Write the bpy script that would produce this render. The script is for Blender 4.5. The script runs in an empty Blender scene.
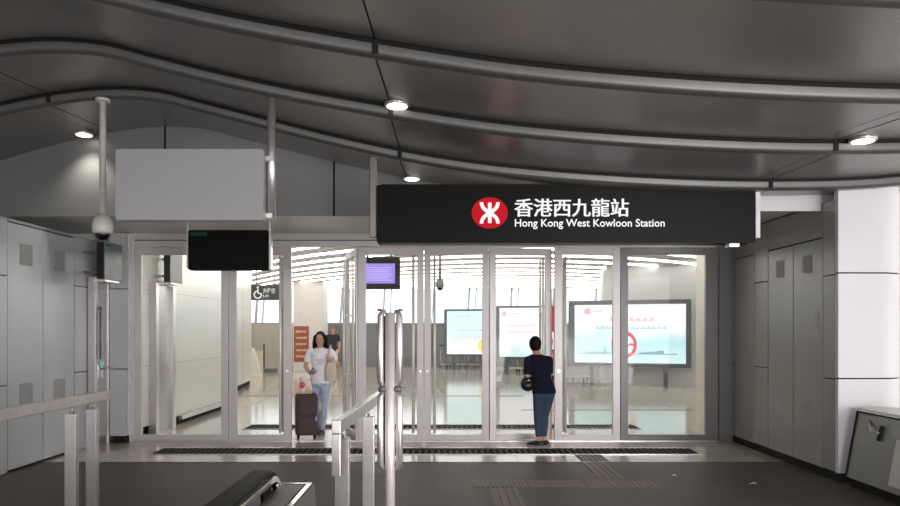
import bpy, bmesh, math, random
from mathutils import Vector, Matrix
random.seed(7)
PI = math.pi
S = bpy.context.scene
COL = S.collection
# ---------------------------------------------------------------- camera model (900x506 frame)
F, CX, CY, EYE = 680.0, 445.0, 331.0, 1.65
def PX(x, Y): return (x - CX) / F * Y
def PZ(y, Y): return EYE - (y - CY) / F * Y
def lin(c):
    def g(v):
        v /= 255.0
        return v / 12.92 if v <= 0.04045 else ((v + 0.055) / 1.055) ** 2.4
    return (g(c[0]), g(c[1]), g(c[2]), 1.0)

# ---------------------------------------------------------------- materials
MATS = {}
def mat(name, rgb, rough=0.5, metal=0.0, var=0.06, scale=6.0, bump=0.0, coat=0.0, spec=0.5):
    if name in MATS: return MATS[name]
    m = bpy.data.materials.new(name); m.use_nodes = True
    nt = m.node_tree; b = nt.nodes['Principled BSDF']
    tc = nt.nodes.new('ShaderNodeTexCoord')
    n = nt.nodes.new('ShaderNodeTexNoise'); n.inputs['Scale'].default_value = scale; n.inputs['Detail'].default_value = 4
    nt.links.new(tc.outputs['Object'], n.inputs['Vector'])
    r = nt.nodes.new('ShaderNodeValToRGB')
    c = lin(rgb)
    r.color_ramp.elements[0].position = 0.3; r.color_ramp.elements[1].position = 0.7
    r.color_ramp.elements[0].color = (c[0]*(1-var), c[1]*(1-var), c[2]*(1-var), 1)
    r.color_ramp.elements[1].color = (min(1, c[0]*(1+var)), min(1, c[1]*(1+var)), min(1, c[2]*(1+var)), 1)
    nt.links.new(n.outputs['Fac'], r.inputs['Fac']); nt.links.new(r.outputs['Color'], b.inputs['Base Color'])
    b.inputs['Roughness'].default_value = rough; b.inputs['Metallic'].default_value = metal
    b.inputs['Specular IOR Level'].default_value = spec
    if coat: b.inputs['Coat Weight'].default_value = coat; b.inputs['Coat Roughness'].default_value = 0.1
    if bump:
        bp = nt.nodes.new('ShaderNodeBump'); bp.inputs['Strength'].default_value = bump; bp.inputs['Distance'].default_value = 0.01
        nt.links.new(n.outputs['Fac'], bp.inputs['Height']); nt.links.new(bp.outputs['Normal'], b.inputs['Normal'])
    MATS[name] = m
    return m
def emit(name, rgb, strength):
    if name in MATS: return MATS[name]
    m = bpy.data.materials.new(name); m.use_nodes = True
    b = m.node_tree.nodes['Principled BSDF']
    c_ = lin(rgb); b.inputs['Base Color'].default_value = (c_[0]*.35, c_[1]*.35, c_[2]*.35, 1)
    b.inputs['Emission Color'].default_value = lin(rgb); b.inputs['Emission Strength'].default_value = strength
    b.inputs['Roughness'].default_value = 0.6; b.inputs['Specular IOR Level'].default_value = 0.1
    MATS[name] = m
    return m
def emit_gradient(name, stops, strength, axis='Z', lo=0.0, hi=1.0):
    """a lit panel whose printed picture runs through the colours along one axis of the object"""
    m = bpy.data.materials.new(name); m.use_nodes = True
    nt = m.node_tree; b = nt.nodes['Principled BSDF']
    tc = nt.nodes.new('ShaderNodeTexCoord'); sp = nt.nodes.new('ShaderNodeSeparateXYZ')
    nt.links.new(tc.outputs['Object'], sp.inputs['Vector'])
    no = nt.nodes.new('ShaderNodeTexNoise'); no.inputs['Scale'].default_value = 1.5
    nt.links.new(tc.outputs['Object'], no.inputs['Vector'])
    mr = nt.nodes.new('ShaderNodeMapRange'); mr.inputs['From Min'].default_value = lo; mr.inputs['From Max'].default_value = hi
    nt.links.new(sp.outputs[axis], mr.inputs['Value'])
    ad = nt.nodes.new('ShaderNodeMath'); ad.operation = 'MULTIPLY_ADD'; ad.inputs[1].default_value = 0.5; ad.inputs[2].default_value = -0.25
    nt.links.new(no.outputs['Fac'], ad.inputs[0])
    a2 = nt.nodes.new('ShaderNodeMath'); a2.operation = 'ADD'
    nt.links.new(mr.outputs['Result'], a2.inputs[0]); nt.links.new(ad.outputs['Value'], a2.inputs[1])
    r = nt.nodes.new('ShaderNodeValToRGB')
    els = r.color_ramp.elements
    while len(els) < len(stops): els.new(0.5)
    for e, (p, c) in zip(els, stops): e.position = p; e.color = lin(c)
    nt.links.new(a2.outputs['Value'], r.inputs['Fac'])
    b.inputs['Base Color'].default_value = (.08, .08, .09, 1); b.inputs['Specular IOR Level'].default_value = 0.2; nt.links.new(r.outputs['Color'], b.inputs['Emission Color'])
    b.inputs['Emission Strength'].default_value = strength; b.inputs['Roughness'].default_value = 0.3
    return m
def glass_mat(name, tint=(250, 251, 249), refl=0.035):
    m = bpy.data.materials.new(name); m.use_nodes = True
    nt = m.node_tree; nt.nodes.remove(nt.nodes['Principled BSDF']); out = nt.nodes['Material Output']
    t = nt.nodes.new('ShaderNodeBsdfTransparent'); t.inputs['Color'].default_value = lin(tint)
    g = nt.nodes.new('ShaderNodeBsdfGlossy'); g.inputs['Roughness'].default_value = 0.02
    lw = nt.nodes.new('ShaderNodeLayerWeight'); lw.inputs['Blend'].default_value = 0.25
    mr = nt.nodes.new('ShaderNodeMapRange'); mr.inputs['To Min'].default_value = refl; mr.inputs['To Max'].default_value = 0.7
    nt.links.new(lw.outputs['Facing'], mr.inputs['Value'])
    pw = nt.nodes.new('ShaderNodeMath'); pw.operation = 'POWER'; pw.inputs[1].default_value = 1.6
    nt.links.new(mr.outputs['Result'], pw.inputs[0])
    mx = nt.nodes.new('ShaderNodeMixShader')
    nt.links.new(pw.outputs['Value'], mx.inputs['Fac']); nt.links.new(t.outputs[0], mx.inputs[1]); nt.links.new(g.outputs[0], mx.inputs[2])
    nt.links.new(mx.outputs[0], out.inputs['Surface'])
    return m
def tile_mat(name, rgb, joint, w, h, off, rough, var=0.08, mortar=0.006, coat=0.0, plane='XY', spec=0.5, mott=0.12, mscale=1.3):
    m = bpy.data.materials.new(name); m.use_nodes = True
    nt = m.node_tree; b = nt.nodes['Principled BSDF']
    tc = nt.nodes.new('ShaderNodeTexCoord'); mp = nt.nodes.new('ShaderNodeMapping')
    nt.links.new(tc.outputs['Object'], mp.inputs['Vector'])
    mp.inputs['Location'].default_value = off
    if plane == 'YZ': mp.inputs['Rotation'].default_value = (0, -PI/2, -PI/2) if False else (PI/2, 0, PI/2)
    br = nt.nodes.new('ShaderNodeTexBrick'); br.offset = 0.0
    nt.links.new(mp.outputs['Vector'], br.inputs['Vector'])
    br.inputs['Scale'].default_value = 1.0; br.inputs['Brick Width'].default_value = w; br.inputs['Row Height'].default_value = h
    br.inputs['Mortar Size'].default_value = mortar; br.inputs['Mortar Smooth'].default_value = 0.3
    c = lin(rgb); j = lin(joint)
    br.inputs['Color1'].default_value = (c[0]*(1-var), c[1]*(1-var), c[2]*(1-var), 1)
    br.inputs['Color2'].default_value = (c[0]*(1+var), c[1]*(1+var), c[2]*(1+var), 1)
    br.inputs['Mortar'].default_value = j
    n = nt.nodes.new('ShaderNodeTexNoise'); n.inputs['Scale'].default_value = mscale; n.inputs['Detail'].default_value = 8; n.inputs['Roughness'].default_value = 0.65
    nt.links.new(tc.outputs['Object'], n.inputs['Vector'])
    mr = nt.nodes.new('ShaderNodeMapRange'); mr.inputs['From Min'].default_value = 0.3; mr.inputs['From Max'].default_value = 0.7
    mr.inputs['To Min'].default_value = 1 - mott; mr.inputs['To Max'].default_value = 1 + mott
    nt.links.new(n.outputs['Fac'], mr.inputs['Value'])
    mx = nt.nodes.new('ShaderNodeVectorMath'); mx.operation = 'SCALE'
    nt.links.new(br.outputs['Color'], mx.inputs[0]); nt.links.new(mr.outputs['Result'], mx.inputs['Scale'])
    nt.links.new(mx.outputs['Vector'], b.inputs['Base Color'])
    mr2 = nt.nodes.new('ShaderNodeMapRange'); mr2.inputs['To Min'].default_value = rough * 0.8; mr2.inputs['To Max'].default_value = rough * 1.2
    nt.links.new(n.outputs['Fac'], mr2.inputs['Value']); nt.links.new(mr2.outputs['Result'], b.inputs['Roughness'])
    b.inputs['Specular IOR Level'].default_value = spec
    if coat: b.inputs['Coat Weight'].default_value = coat; b.inputs['Coat Roughness'].default_value = 0.06
    return m
def perf_mat(name, rgb, rough, metal):
    """perforated metal sheet: rows of small dark holes"""
    m = bpy.data.materials.new(name); m.use_nodes = True
    nt = m.node_tree; b = nt.nodes['Principled BSDF']
    tc = nt.nodes.new('ShaderNodeTexCoord'); sp = nt.nodes.new('ShaderNodeSeparateXYZ')
    nt.links.new(tc.outputs['Object'], sp.inputs['Vector'])
    def mth(op, a, bb=None):
        k = nt.nodes.new('ShaderNodeMath'); k.operation = op
        if hasattr(a, 'links'): nt.links.new(a, k.inputs[0])
        else: k.inputs[0].default_value = a
        if bb is not None:
            if hasattr(bb, 'links'): nt.links.new(bb, k.inputs[1])
            else: k.inputs[1].default_value = bb
        return k.outputs[0]
    per = 0.024
    sx = mth('SINE', mth('MULTIPLY', sp.outputs['X'], 2*PI/per)); sy = mth('SINE', mth('MULTIPLY', sp.outputs['Y'], 2*PI/per))
    hole = mth('GREATER_THAN', mth('MULTIPLY', sx, sy), 0.35)
    n = nt.nodes.new('ShaderNodeTexNoise'); n.inputs['Scale'].default_value = 0.9; n.inputs['Detail'].default_value = 3
    nt.links.new(tc.outputs['Object'], n.inputs['Vector'])
    mr = nt.nodes.new('ShaderNodeMapRange'); mr.inputs['To Min'].default_value = 0.8; mr.inputs['To Max'].default_value = 1.2
    nt.links.new(n.outputs['Fac'], mr.inputs['Value'])
    k = mth('MULTIPLY', mth('SUBTRACT', 1.0, mth('MULTIPLY', hole, 0.35)), mr.outputs['Result'])
    v = nt.nodes.new('ShaderNodeVectorMath'); v.operation = 'SCALE'; v.inputs[0].default_value = lin(rgb)[:3]
    nt.links.new(k, v.inputs['Scale']); nt.links.new(v.outputs['Vector'], b.inputs['Base Color'])
    b.inputs['Roughness'].default_value = rough; b.inputs['Metallic'].default_value = metal
    return m

M_CEIL = perf_mat('perforated_ceiling_metal', (142, 138, 134), 0.34, 0.5)
M_LIP = mat('ceiling_lip_metal', (92, 90, 88), 0.42, 0.5)
M_BLACK = mat('matt_black', (9, 9, 10), 0.7)
M_DARK = mat('dark_joint', (14, 14, 15), 0.9)  # near-black colour of joints, panel backing, plinths and kick bases
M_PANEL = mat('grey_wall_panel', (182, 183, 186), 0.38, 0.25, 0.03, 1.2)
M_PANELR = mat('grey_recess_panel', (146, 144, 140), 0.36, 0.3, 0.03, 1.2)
M_WHITE = mat('white_column_panel', (206, 202, 205), 0.35, 0.0, 0.02, 1.0)
M_BULK = mat('bulkhead_panel', (134, 133, 132), 0.4, 0.3, 0.03, 1.0)
M_SOFFIT = mat('soffit_metal', (196, 193, 188), 0.35, 0.25, 0.04, 1.0)
M_FRAME = mat('door_aluminium', (196, 188, 187), 0.4, 0.2, 0.03)
M_SHADED_DARK = mat('shaded_frame_dark_metal', (104, 102, 102), 0.4, 0.3, 0.03)  # right-hand frame's shade put into the colour; also plain dark metal
M_STEEL = mat('brushed_steel', (206, 199, 197), 0.3, 0.78, 0.05, 18)
M_PULL = mat('satin_pull_steel', (226, 220, 212), 0.4, 0.25, 0.03, 12)
M_CHROME = mat('chrome', (215, 212, 212), 0.12, 1.0, 0.02)
M_VENT = mat('vent_mesh', (160, 159, 158), 0.6, 0.2)
M_GLASS = glass_mat('door_glass')
M_RUBBER = mat('black_rubber', (8, 8, 8), 0.45, spec=0.08)
M_GRATE = mat('mat_grating', (64, 58, 53), 0.75, 0.0, spec=0.2)
M_GRATED = mat('mat_grating_gap', (22, 20, 18), 0.9, spec=0.1)
M_CREAM = mat('cream_panel', (205, 198, 184), 0.4, 0.0, 0.03)
M_PALE = mat('pale_door', (178, 172, 172), 0.25, 0.5, 0.04)
M_HALLW = tile_mat('hall_wall_tiles', (216, 214, 208), (170, 168, 162), 1.2, 0.72, (0.1, 0.0, 0), 0.22, 0.015, 0.006, plane='YZ', mott=0.03)
M_HALLC = mat('hall_white_column', (214, 209, 203), 0.5, 0, 0.02)
M_GRANITE = mat('hall_grey_granite', (112, 112, 112), 0.4, 0, 0.3, 9)
M_BEIGE = mat('hall_beige_wall', (176, 168, 156), 0.4, 0, 0.08, 3)
M_WCEIL = mat('hall_white_ceiling', (158, 156, 152), 0.6, 0, 0.03)
M_BAFFLE = mat('baffle_grey', (168, 165, 160), 0.5, 0.1)
M_STRIP = emit('light_strip_white', (255, 251, 247), 8.5)
M_FLOORD = tile_mat('dark_granite_tiles', (76, 69, 64), (94, 86, 80), 0.655, 0.655, (0.385, 0.06, 0), 0.55, 0.07, 0.004, mott=0.16, mscale=1.6, spec=0.25)
M_FLOORP = tile_mat('polished_band', (166, 156, 147), (130, 122, 114), 1.31, 1.31, (0.385, 0.0, 0), 0.16, 0.03, 0.004, mott=0.06, mscale=3)
M_FLOORH = tile_mat('hall_terrazzo', (194, 187, 177), (170, 164, 155), 1.31, 1.31, (0.385, 0.0, 0), 0.12, 0.02, 0.004, mott=0.04, mscale=4)
M_WRITE = emit('sign_white', (246, 246, 246), 0.75)
M_RED = emit('sign_red', (206, 20, 38), 0.6)

# ---------------------------------------------------------------- mesh helpers
def new_bm(): return bmesh.new()
def box(bm, x0, x1, y0, y1, z0, z1, mi=0, M=None):
    v = [Vector(p) for p in ((x0,y0,z0),(x1,y0,z0),(x1,y1,z0),(x0,y1,z0),(x0,y0,z1),(x1,y0,z1),(x1,y1,z1),(x0,y1,z1))]
    if M is not None: v = [M @ p for p in v]
    v = [bm.verts.new(p) for p in v]
    for f in ((3,2,1,0),(4,5,6,7),(0,1,5,4),(1,2,6,5),(2,3,7,6),(3,0,4,7)):
        fc = bm.faces.new([v[i] for i in f]); fc.material_index = mi
def frame_of(d):
    d = d.normalized(); up = Vector((0,0,1)) if abs(d.z) < 0.95 else Vector((0,1,0))
    a = d.cross(up).normalized(); return a, a.cross(d).normalized()
def tube(bm, pts, r, seg=12, mi=0, cap=True):
    pts = [Vector(p) for p in pts]; rs = r if isinstance(r, (list, tuple)) else [r]*len(pts)
    rings = []; a = None
    for i, p in enumerate(pts):
        d = (pts[min(i+1, len(pts)-1)] - pts[max(i-1, 0)])
        d = d.normalized() if d.length > 1e-9 else Vector((0,0,1))
        if a is None: a, b = frame_of(d)
        else:
            a = (a - d * a.dot(d))
            a = a.normalized() if a.length > 1e-6 else frame_of(d)[0]
            b = a.cross(d).normalized()
        rings.append([bm.verts.new(p + (a*math.cos(2*PI*k/seg) + b*math.sin(2*PI*k/seg)) * rs[i]) for k in range(seg)])
    for i in range(len(rings)-1):
        for k in range(seg):
            f = bm.faces.new((rings[i][k], rings[i][(k+1)%seg], rings[i+1][(k+1)%seg], rings[i+1][k])); f.material_index = mi; f.smooth = True
    if cap:
        for rg, rev in ((rings[0], True), (rings[-1], False)):
            f = bm.faces.new(rg if not rev else rg[::-1]); f.material_index = mi
def ellipsoid(bm, c, r, seg=16, rings=10, M=None, mi=0):
    c = Vector(c); grid = []
    def tr(p):
        p = Vector(p)
        if M is not None: p = M @ p
        return bm.verts.new(p + c)
    top = tr((0,0,r[2])); bot = tr((0,0,-r[2]))
    for i in range(1, rings):
        t = PI*i/rings
        grid.append([tr((r[0]*math.sin(t)*math.cos(2*PI*k/seg), r[1]*math.sin(t)*math.sin(2*PI*k/seg), r[2]*math.cos(t))) for k in range(seg)])
    fs = []
    for k in range(seg):
        fs.append(bm.faces.new((top, grid[0][k], grid[0][(k+1)%seg])))
        fs.append(bm.faces.new((bot, grid[-1][(k+1)%seg], grid[-1][k])))
        for i in range(len(grid)-1):
            fs.append(bm.faces.new((grid[i][k], grid[i+1][k], grid[i+1][(k+1)%seg], grid[i][(k+1)%seg])))
    for f in fs: f.smooth = True; f.material_index = mi
def loft(bm, secs, seg=20, mi=0, smooth=True, power=2.0):
    """secs: (cx, cy, z, rx, ry) superellipse sections joined into a closed skin"""
    rings = []
    for (cx, cy, z, rx, ry) in secs:
        rg = []
        for k in range(seg):
            t = 2*PI*k/seg; c, s = math.cos(t), math.sin(t)
            e = 2.0/power
            rg.append(bm.verts.new((cx + rx*math.copysign(abs(c)**e, c), cy + ry*math.copysign(abs(s)**e, s), z)))
        rings.append(rg)
    for i in range(len(rings)-1):
        for k in range(seg):
            f = bm.faces.new((rings[i][k], rings[i][(k+1)%seg], rings[i+1][(k+1)%seg], rings[i+1][k])); f.smooth = smooth; f.material_index = mi
    bm.faces.new(rings[0][::-1]).material_index = mi; bm.faces.new(rings[-1]).material_index = mi
def prism(bm, outline, y0, y1, mi=0):
    """outline of (x,z) points extruded along Y"""
    a = [bm.verts.new((x, y0, z)) for x, z in outline]; b = [bm.verts.new((x, y1, z)) for x, z in outline]
    n = len(outline)
    bm.faces.new(a).material_index = mi; bm.faces.new(b[::-1]).material_index = mi
    for i in range(n): bm.faces.new((a[i], b[i], b[(i+1)%n], a[(i+1)%n])).material_index = mi
def rrect(x0, x1, z0, z1, r, n=5):
    out = []
    for cx, cz, t0 in ((x1-r, z1-r, 0), (x0+r, z1-r, PI/2), (x0+r, z0+r, PI), (x1-r, z0+r, 1.5*PI)):
        for k in range(n+1): out.append((cx + r*math.cos(t0 + PI/2*k/n), cz + r*math.sin(t0 + PI/2*k/n)))
    return out
def obj(name, bm, mats, parent=None, bevel=0.0, smooth=False):
    bmesh.ops.recalc_face_normals(bm, faces=bm.faces)
    me = bpy.data.meshes.new(name); bm.to_mesh(me); bm.free()
    for m in (mats if isinstance(mats, (list, tuple)) else [mats]): me.materials.append(m)
    if smooth:
        for p in me.polygons: p.use_smooth = True
    o = bpy.data.objects.new(name, me); COL.objects.link(o)
    if parent is not None: o.parent = parent
    if bevel:
        b = o.modifiers.new('bevel', 'BEVEL'); b.width = bevel; b.segments = 2; b.limit_method = 'ANGLE'
    return o
def tag(o, label, cat, group=None, kind=None):
    o['label'] = label; o['category'] = cat
    if group: o['group'] = group
    if kind: o['kind'] = kind
    return o
def thing(name, label, cat, loc=(0,0,0), rz=0.0, group=None):
    o = bpy.data.objects.new(name, None); COL.objects.link(o); o.empty_display_size = 0.1
    o.location = loc; o.rotation_euler = (0, 0, rz)
    return tag(o, label, cat, group)
def struct(name, bm, m, parent=None, bevel=0.0):
    o = obj(name, bm, m, parent, bevel)
    if parent is None: o['kind'] = 'structure'
    return o
def struct_empty(name, loc, rz=0.0):
    o = bpy.data.objects.new(name, None); COL.objects.link(o); o.location = loc; o.rotation_euler = (0,0,rz); o['kind'] = 'structure'
    return o
def dup(root, loc, rz, label, group=None):
    r = root.copy(); COL.objects.link(r); r.location = loc; r.rotation_euler = (0, 0, rz); r['label'] = label
    if group: r['group'] = group
    for ch in list(root.children):
        c = ch.copy(); COL.objects.link(c); c.parent = r
        for g in ch.children:
            d = g.copy(); COL.objects.link(d); d.parent = c
    return r
def text_mesh(s, x0, x1, z0, z1, y, bold=0.0, hbold=0.0, depth=0.004, name='lettering', mats=None, parent=None):
    """letters fitted to a rectangle facing -Y"""
    cu = bpy.data.curves.new('t', 'FONT'); cu.body = s; cu.size = 1.0; cu.offset = bold; cu.resolution_u = 3
    o = bpy.data.objects.new('t', cu); COL.objects.link(o)
    dg = bpy.context.evaluated_depsgraph_get(); dg.update()
    me = bpy.data.meshes.new_from_object(o.evaluated_get(dg))
    bpy.data.objects.remove(o); bpy.data.curves.remove(cu)
    xs = [v.co.x for v in me.vertices]; ys = [v.co.y for v in me.vertices]
    ax, bx, ay, by = min(xs), max(xs), min(ys), max(ys)
    bm = bmesh.new(); bm.from_mesh(me); bpy.data.meshes.remove(me)
    if hbold:
        base = bm.copy(); tmp = bpy.data.meshes.new('tmp'); base.to_mesh(tmp); base.free()
        for k, dx in enumerate((-hbold, hbold)):
            n0 = len(bm.verts); bm.from_mesh(tmp); bm.verts.ensure_lookup_table()
            for v in bm.verts[n0:]: v.co.x += dx; v.co.z += 0.002*(k+1)
        bpy.data.meshes.remove(tmp); ax -= hbold; bx += hbold
    for v in bm.verts:
        px, py, pz = v.co
        v.co = Vector((x0 + (px-ax)/(bx-ax)*(x1-x0), y - pz*0.2, z0 + (py-ay)/(by-ay)*(z1-z0)))
    ob = obj(name, bm, mats or M_WRITE, parent)
    return ob
def ribbon(bm, pts, w, y, mi=0):
    """flat stroke of width w through (x,z) points, facing -Y"""
    L, R = [], []
    for i, (x, z) in enumerate(pts):
        a = pts[max(0, i-1)]; b = pts[min(len(pts)-1, i+1)]
        dx, dz = b[0]-a[0], b[1]-a[1]; l = math.hypot(dx, dz) or 1
        nx, nz = -dz/l*w/2, dx/l*w/2
        L.append(bm.verts.new((x+nx, y, z+nz))); R.append(bm.verts.new((x-nx, y, z-nz)))
    for i in range(len(pts)-1):
        bm.faces.new((L[i], L[i+1], R[i+1], R[i])).material_index = mi
def disc(bm, cx, cz, rx, rz, y, n=40, mi=0):
    f = bm.faces.new([bm.verts.new((cx + rx*math.cos(2*PI*k/n), y, cz + rz*math.sin(2*PI*k/n))) for k in range(n)]); f.material_index = mi

# ---------------------------------------------------------------- wavy ceiling profile
GP = [(-9.5,3.0),(-8,3.2),(-6.5,3.5),(-5.5,3.82),(-4.7,4.04),(-4.08,4.16),(-3.55,4.21),(-3.04,4.18),(-2.6,4.07),(-2.0,3.92),(-1.3,3.77),(-.45,3.62),(.4,3.49),
      (1.2,3.41),(2,3.355),(2.8,3.32),(3.4,3.31),(4.2,3.32),(4.8,3.36),(6,3.5),(8,3.8),(9.5,4.0)]
def G(x, y=0.0):
    t = max(0.0, min(1.0, (x+2.4)/2.4)); t = t*t*(3-2*t)
    return G0(x) - 0.075*t*max(0.0, min(1.0, (y-6.0)/1.2))
def G0(x):
    for i in range(len(GP)-1):
        if GP[i][0] <= x <= GP[i+1][0]:
            p1, p2 = GP[i], GP[i+1]; p0 = GP[max(0,i-1)]; p3 = GP[min(len(GP)-1,i+2)]
            h = p2[0]-p1[0]; t = (x-p1[0])/h
            m1 = (p2[1]-p0[1])/(p2[0]-p0[0])*h; m2 = (p3[1]-p1[1])/(p3[0]-p1[0])*h
            return (2*t**3-3*t*t+1)*p1[1] + (t**3-2*t*t+t)*m1 + (-2*t**3+3*t*t)*p2[1] + (t**3-t*t)*m2
    return GP[0][1] if x < GP[0][0] else GP[-1][1]
CURVES = [0.6, 1.98, 3.32, 4.66, 6.0, 7.2]
BULK_Y = 8.6
LIP = 0.085
XS = [-8 + 0.1*i for i in range(161)]
bm = new_bm()
def panel_z(x, y):
    """underside height at (x,y)"""
    ys = CURVES + [BULK_Y]
    for a, b in zip(ys, ys[1:]):
        if a <= y <= b:
            t = max(0, min(1, (y-a-0.07)/(b-0.02-a-0.07))); return (1-t)*(G(x, a) - LIP) + t*(G(x, b) + 0.025)
    return G(x, y)
def strip(bm, rows, mi_list):
    grid = [[bm.verts.new(r(x)) for x in XS] for r in rows]
    for j in range(len(grid)-1):
        for i in range(len(XS)-1):
            f = bm.faces.new((grid[j][i], grid[j][i+1], grid[j+1][i+1], grid[j+1][i])); f.smooth = mi_list[j] < 2; f.material_index = mi_list[j]
for k, yk in enumerate(CURVES):
    yn = CURVES[k+1] if k+1 < len(CURVES) else BULK_Y + 0.02
    strip(bm, [lambda x, y=yk: (x, y+0.03, G(x, y)+0.16),
               lambda x, y=yk: (x, y, G(x, y)-0.005)], [2])
    strip(bm, [lambda x, y=yk: (x, y, G(x, y)-0.005),
               lambda x, y=yk: (x, y+0.003, G(x, y)-0.05),
               lambda x, y=yk: (x, y+0.010, G(x, y)-0.070),
               lambda x, y=yk: (x, y+0.028, G(x, y)-0.082),
               lambda x, y=yk: (x, y+0.07, G(x, y)-LIP)], [1, 1, 1, 1])
    strip(bm, [lambda x, y=yk: (x, y+0.07, G(x, y)-LIP),
               lambda x, y=yn: (x, y-0.02, G(x, y)+0.025)], [0])
    strip(bm, [lambda x, y=yn: (x, y-0.02, G(x, y)+0.025),
               lambda x, y=yn: (x, y-0.02, G(x, y)+0.16)], [2])
strip(bm, [lambda x: (x, -5.0, G(x)), lambda x: (x, CURVES[0]-0.02, G(x)+0.02)], [0])
struct('ceiling', bm, [M_CEIL, M_LIP, M_BLACK])
bm = new_bm(); box(bm, -8.2, 8.2, -5.2, 10.35, 4.75, 4.85); struct('ceiling_light_block', bm, M_BLACK)  # unseen slab added to stop world light leaking through the ceiling gaps
# joints that run along the ceiling, with black clips at each lip
n = 0
for xj in (-4.2, -0.48, 3.45):
    bm = new_bm()
    for k, yk in enumerate(CURVES):
        yn = CURVES[k+1] if k+1 < len(CURVES) else BULK_Y
        for dx, w in ((0, 0.007), (-0.16, 0.003))[:1 if xj == -0.48 else 2]:
            x = xj + dx
            v = [bm.verts.new((x-w, yk+0.07, G(x-w, yk)-LIP-0.002)), bm.verts.new((x+w, yk+0.07, G(x+w, yk)-LIP-0.002)),
                 bm.verts.new((x+w, yn-0.02, G(x+w, yn)+0.023)), bm.verts.new((x-w, yn-0.02, G(x-w, yn)+0.023))]
            bm.faces.new(v)
        box(bm, xj-0.022, xj+0.022, yk-0.006, yk+0.03, G(xj, yk)-LIP+0.015, G(xj, yk)+0.01)
    n += 1; struct('trim_%d' % n, bm, M_DARK)
# bulkhead above the doors, its joints, soffit and door header
bm = new_bm()
zb = 3.105
for i in range(len(XS)-1):
    x0, x1 = XS[i], XS[i+1]
    if x1 > 2.9: break
    v = [bm.verts.new(p) for p in ((x0, BULK_Y, zb), (x1, BULK_Y, zb), (x1, BULK_Y, G(x1, BULK_Y)+0.05), (x0, BULK_Y, G(x0, BULK_Y)+0.05))]
    bm.faces.new(v)
struct('wall_bulkhead', bm, M_BULK)
bm = new_bm()
for xs_ in (PX(165, BULK_Y), PX(334, BULK_Y)): box(bm, xs_-0.012, xs_+0.012, BULK_Y-0.004, BULK_Y+0.01, zb, G(xs_)+0.03)
n += 1; struct('trim_%d' % n, bm, M_DARK)
bm = new_bm()
xr0, xr1 = 2.9, 4.9
box(bm, 2.6, PX(834, 7.75), 7.75, 7.80, PZ(211, 7.75), 3.5)
struct('wall_fascia', bm, M_WHITE)
bm = new_bm()
box(bm, -8, 5.2, BULK_Y+0.02, 10.16, zb, zb+0.06); box(bm, 2.6, 5.2, 7.8, BULK_Y+0.02, zb, zb+0.06); struct('ceiling_soffit', bm, M_SOFFIT)
bm = new_bm()
box(bm, -5.2, 4.4, 10.16, 10.34, 2.92, 3.5, 0); box(bm, -5.2, 4.4, 10.13, 10.16, zb-0.05, zb+0.02, 0)
box(bm, -5.2, 4.4, 10.155, 10.16, 3.0, 3.012, 1)
struct('trim_header', bm, [M_SOFFIT, M_DARK])

# ---------------------------------------------------------------- floors
bm = new_bm(); box(bm, -9, 9, -6, 8.56, -0.12, 0); struct('floor', bm, M_FLOORD)
bm = new_bm(); box(bm, -9, 9, 8.56, 10.25, -0.12, 0); struct('floor_threshold', bm, M_FLOORP)
bm = new_bm(); box(bm, -13, 15, 10.25, 34, -0.12, 0); struct('floor_hall', bm, M_FLOORH)
bm = new_bm(); box(bm, -9, 9, 8.545, 8.56, -0.05, 0.002); n += 1; struct('trim_%d' % n, bm, M_DARK)
bm = new_bm(); box(bm, -6, 2.0, 17.2, 17.34, -0.02, 0.003); box(bm, 1.6, 8, 14.16, 14.26, -0.02, 0.003); n += 1
struct('trim_%d' % n, bm, mat('floor_joint_metal', (84, 78, 70), 0.6, 0.1))

def entrance_mat(label, x0, x1, y0, y1):
    t = thing('entrance_mat', label, 'floor mat', ((x0+x1)/2, (y0+y1)/2, 0))
    hw, hd = (x1-x0)/2, (y1-y0)/2
    b = new_bm(); box(b, -hw, hw, -hd, hd, 0.0005, 0.003); obj('tray', b, M_GRATED, t)
    b = new_bm(); k = -hw + 0.02
    while k < hw:
        box(b, k, k+0.035, -hd+0.02, hd-0.02, 0.003, 0.009); k += 0.085
    obj('grating', b, M_GRATE, t)
    b = new_bm(); box(b, -hw, hw, -hd, -hd+0.012, 0.003, 0.01); box(b, -hw, hw, hd-0.012, hd, 0.003, 0.01); obj('rim', b, M_STEEL, t)
entrance_mat('long dark grating mat on the polished strip in front of the glass doors', -3.95, 3.42, 9.06, 9.56)
entrance_mat('dark grating mat on the hall floor just inside the glass doors', -3.4, 3.3, 11.4, 11.95)

# tactile paving
M_TACT = mat('tactile_tile', (112, 98, 88), 0.6, 0, 0.08, 8)
M_TACTD = mat('tactile_dark', (72, 66, 62), 0.5, 0.2)
def tactile(label, x0, x1, y0, y1, mode, mt=M_TACT):
    b = new_bm(); box(b, x0, x1, y0, y1, 0.0005, 0.003)
    if mode == 'along':
        w = (x1-x0)/4
        for i in range(4): box(b, x0+w*(i+0.28), x0+w*(i+0.72), y0, y1, 0.003, 0.010)
    elif mode == 'across':
        w = (y1-y0)/4
        for i in range(4): box(b, x0, x1, y0+w*(i+0.28), y0+w*(i+0.72), 0.003, 0.010)
    elif mode == 'comb':
        k = x0
        while k < x1-0.02:
            box(b, k+0.01, k+0.032, y0+0.01, y1-0.01, 0.003, 0.010); k += 0.05
    else:
        k = x0+0.03
        while k < x1:
            q = y0+0.03
            while q < y1:
                tube(b, [(k, q, 0.003), (k, q, 0.009)], [0.014, 0.009], 8); q += 0.06
            k += 0.06
    o = obj('tactile_paving', b, mt); return tag(o, label, 'tactile paving')
tactile('ribbed tactile strip running from the dark floor toward the camera', 0.45, 0.76, 3.5, 7.14, 'along')
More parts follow.
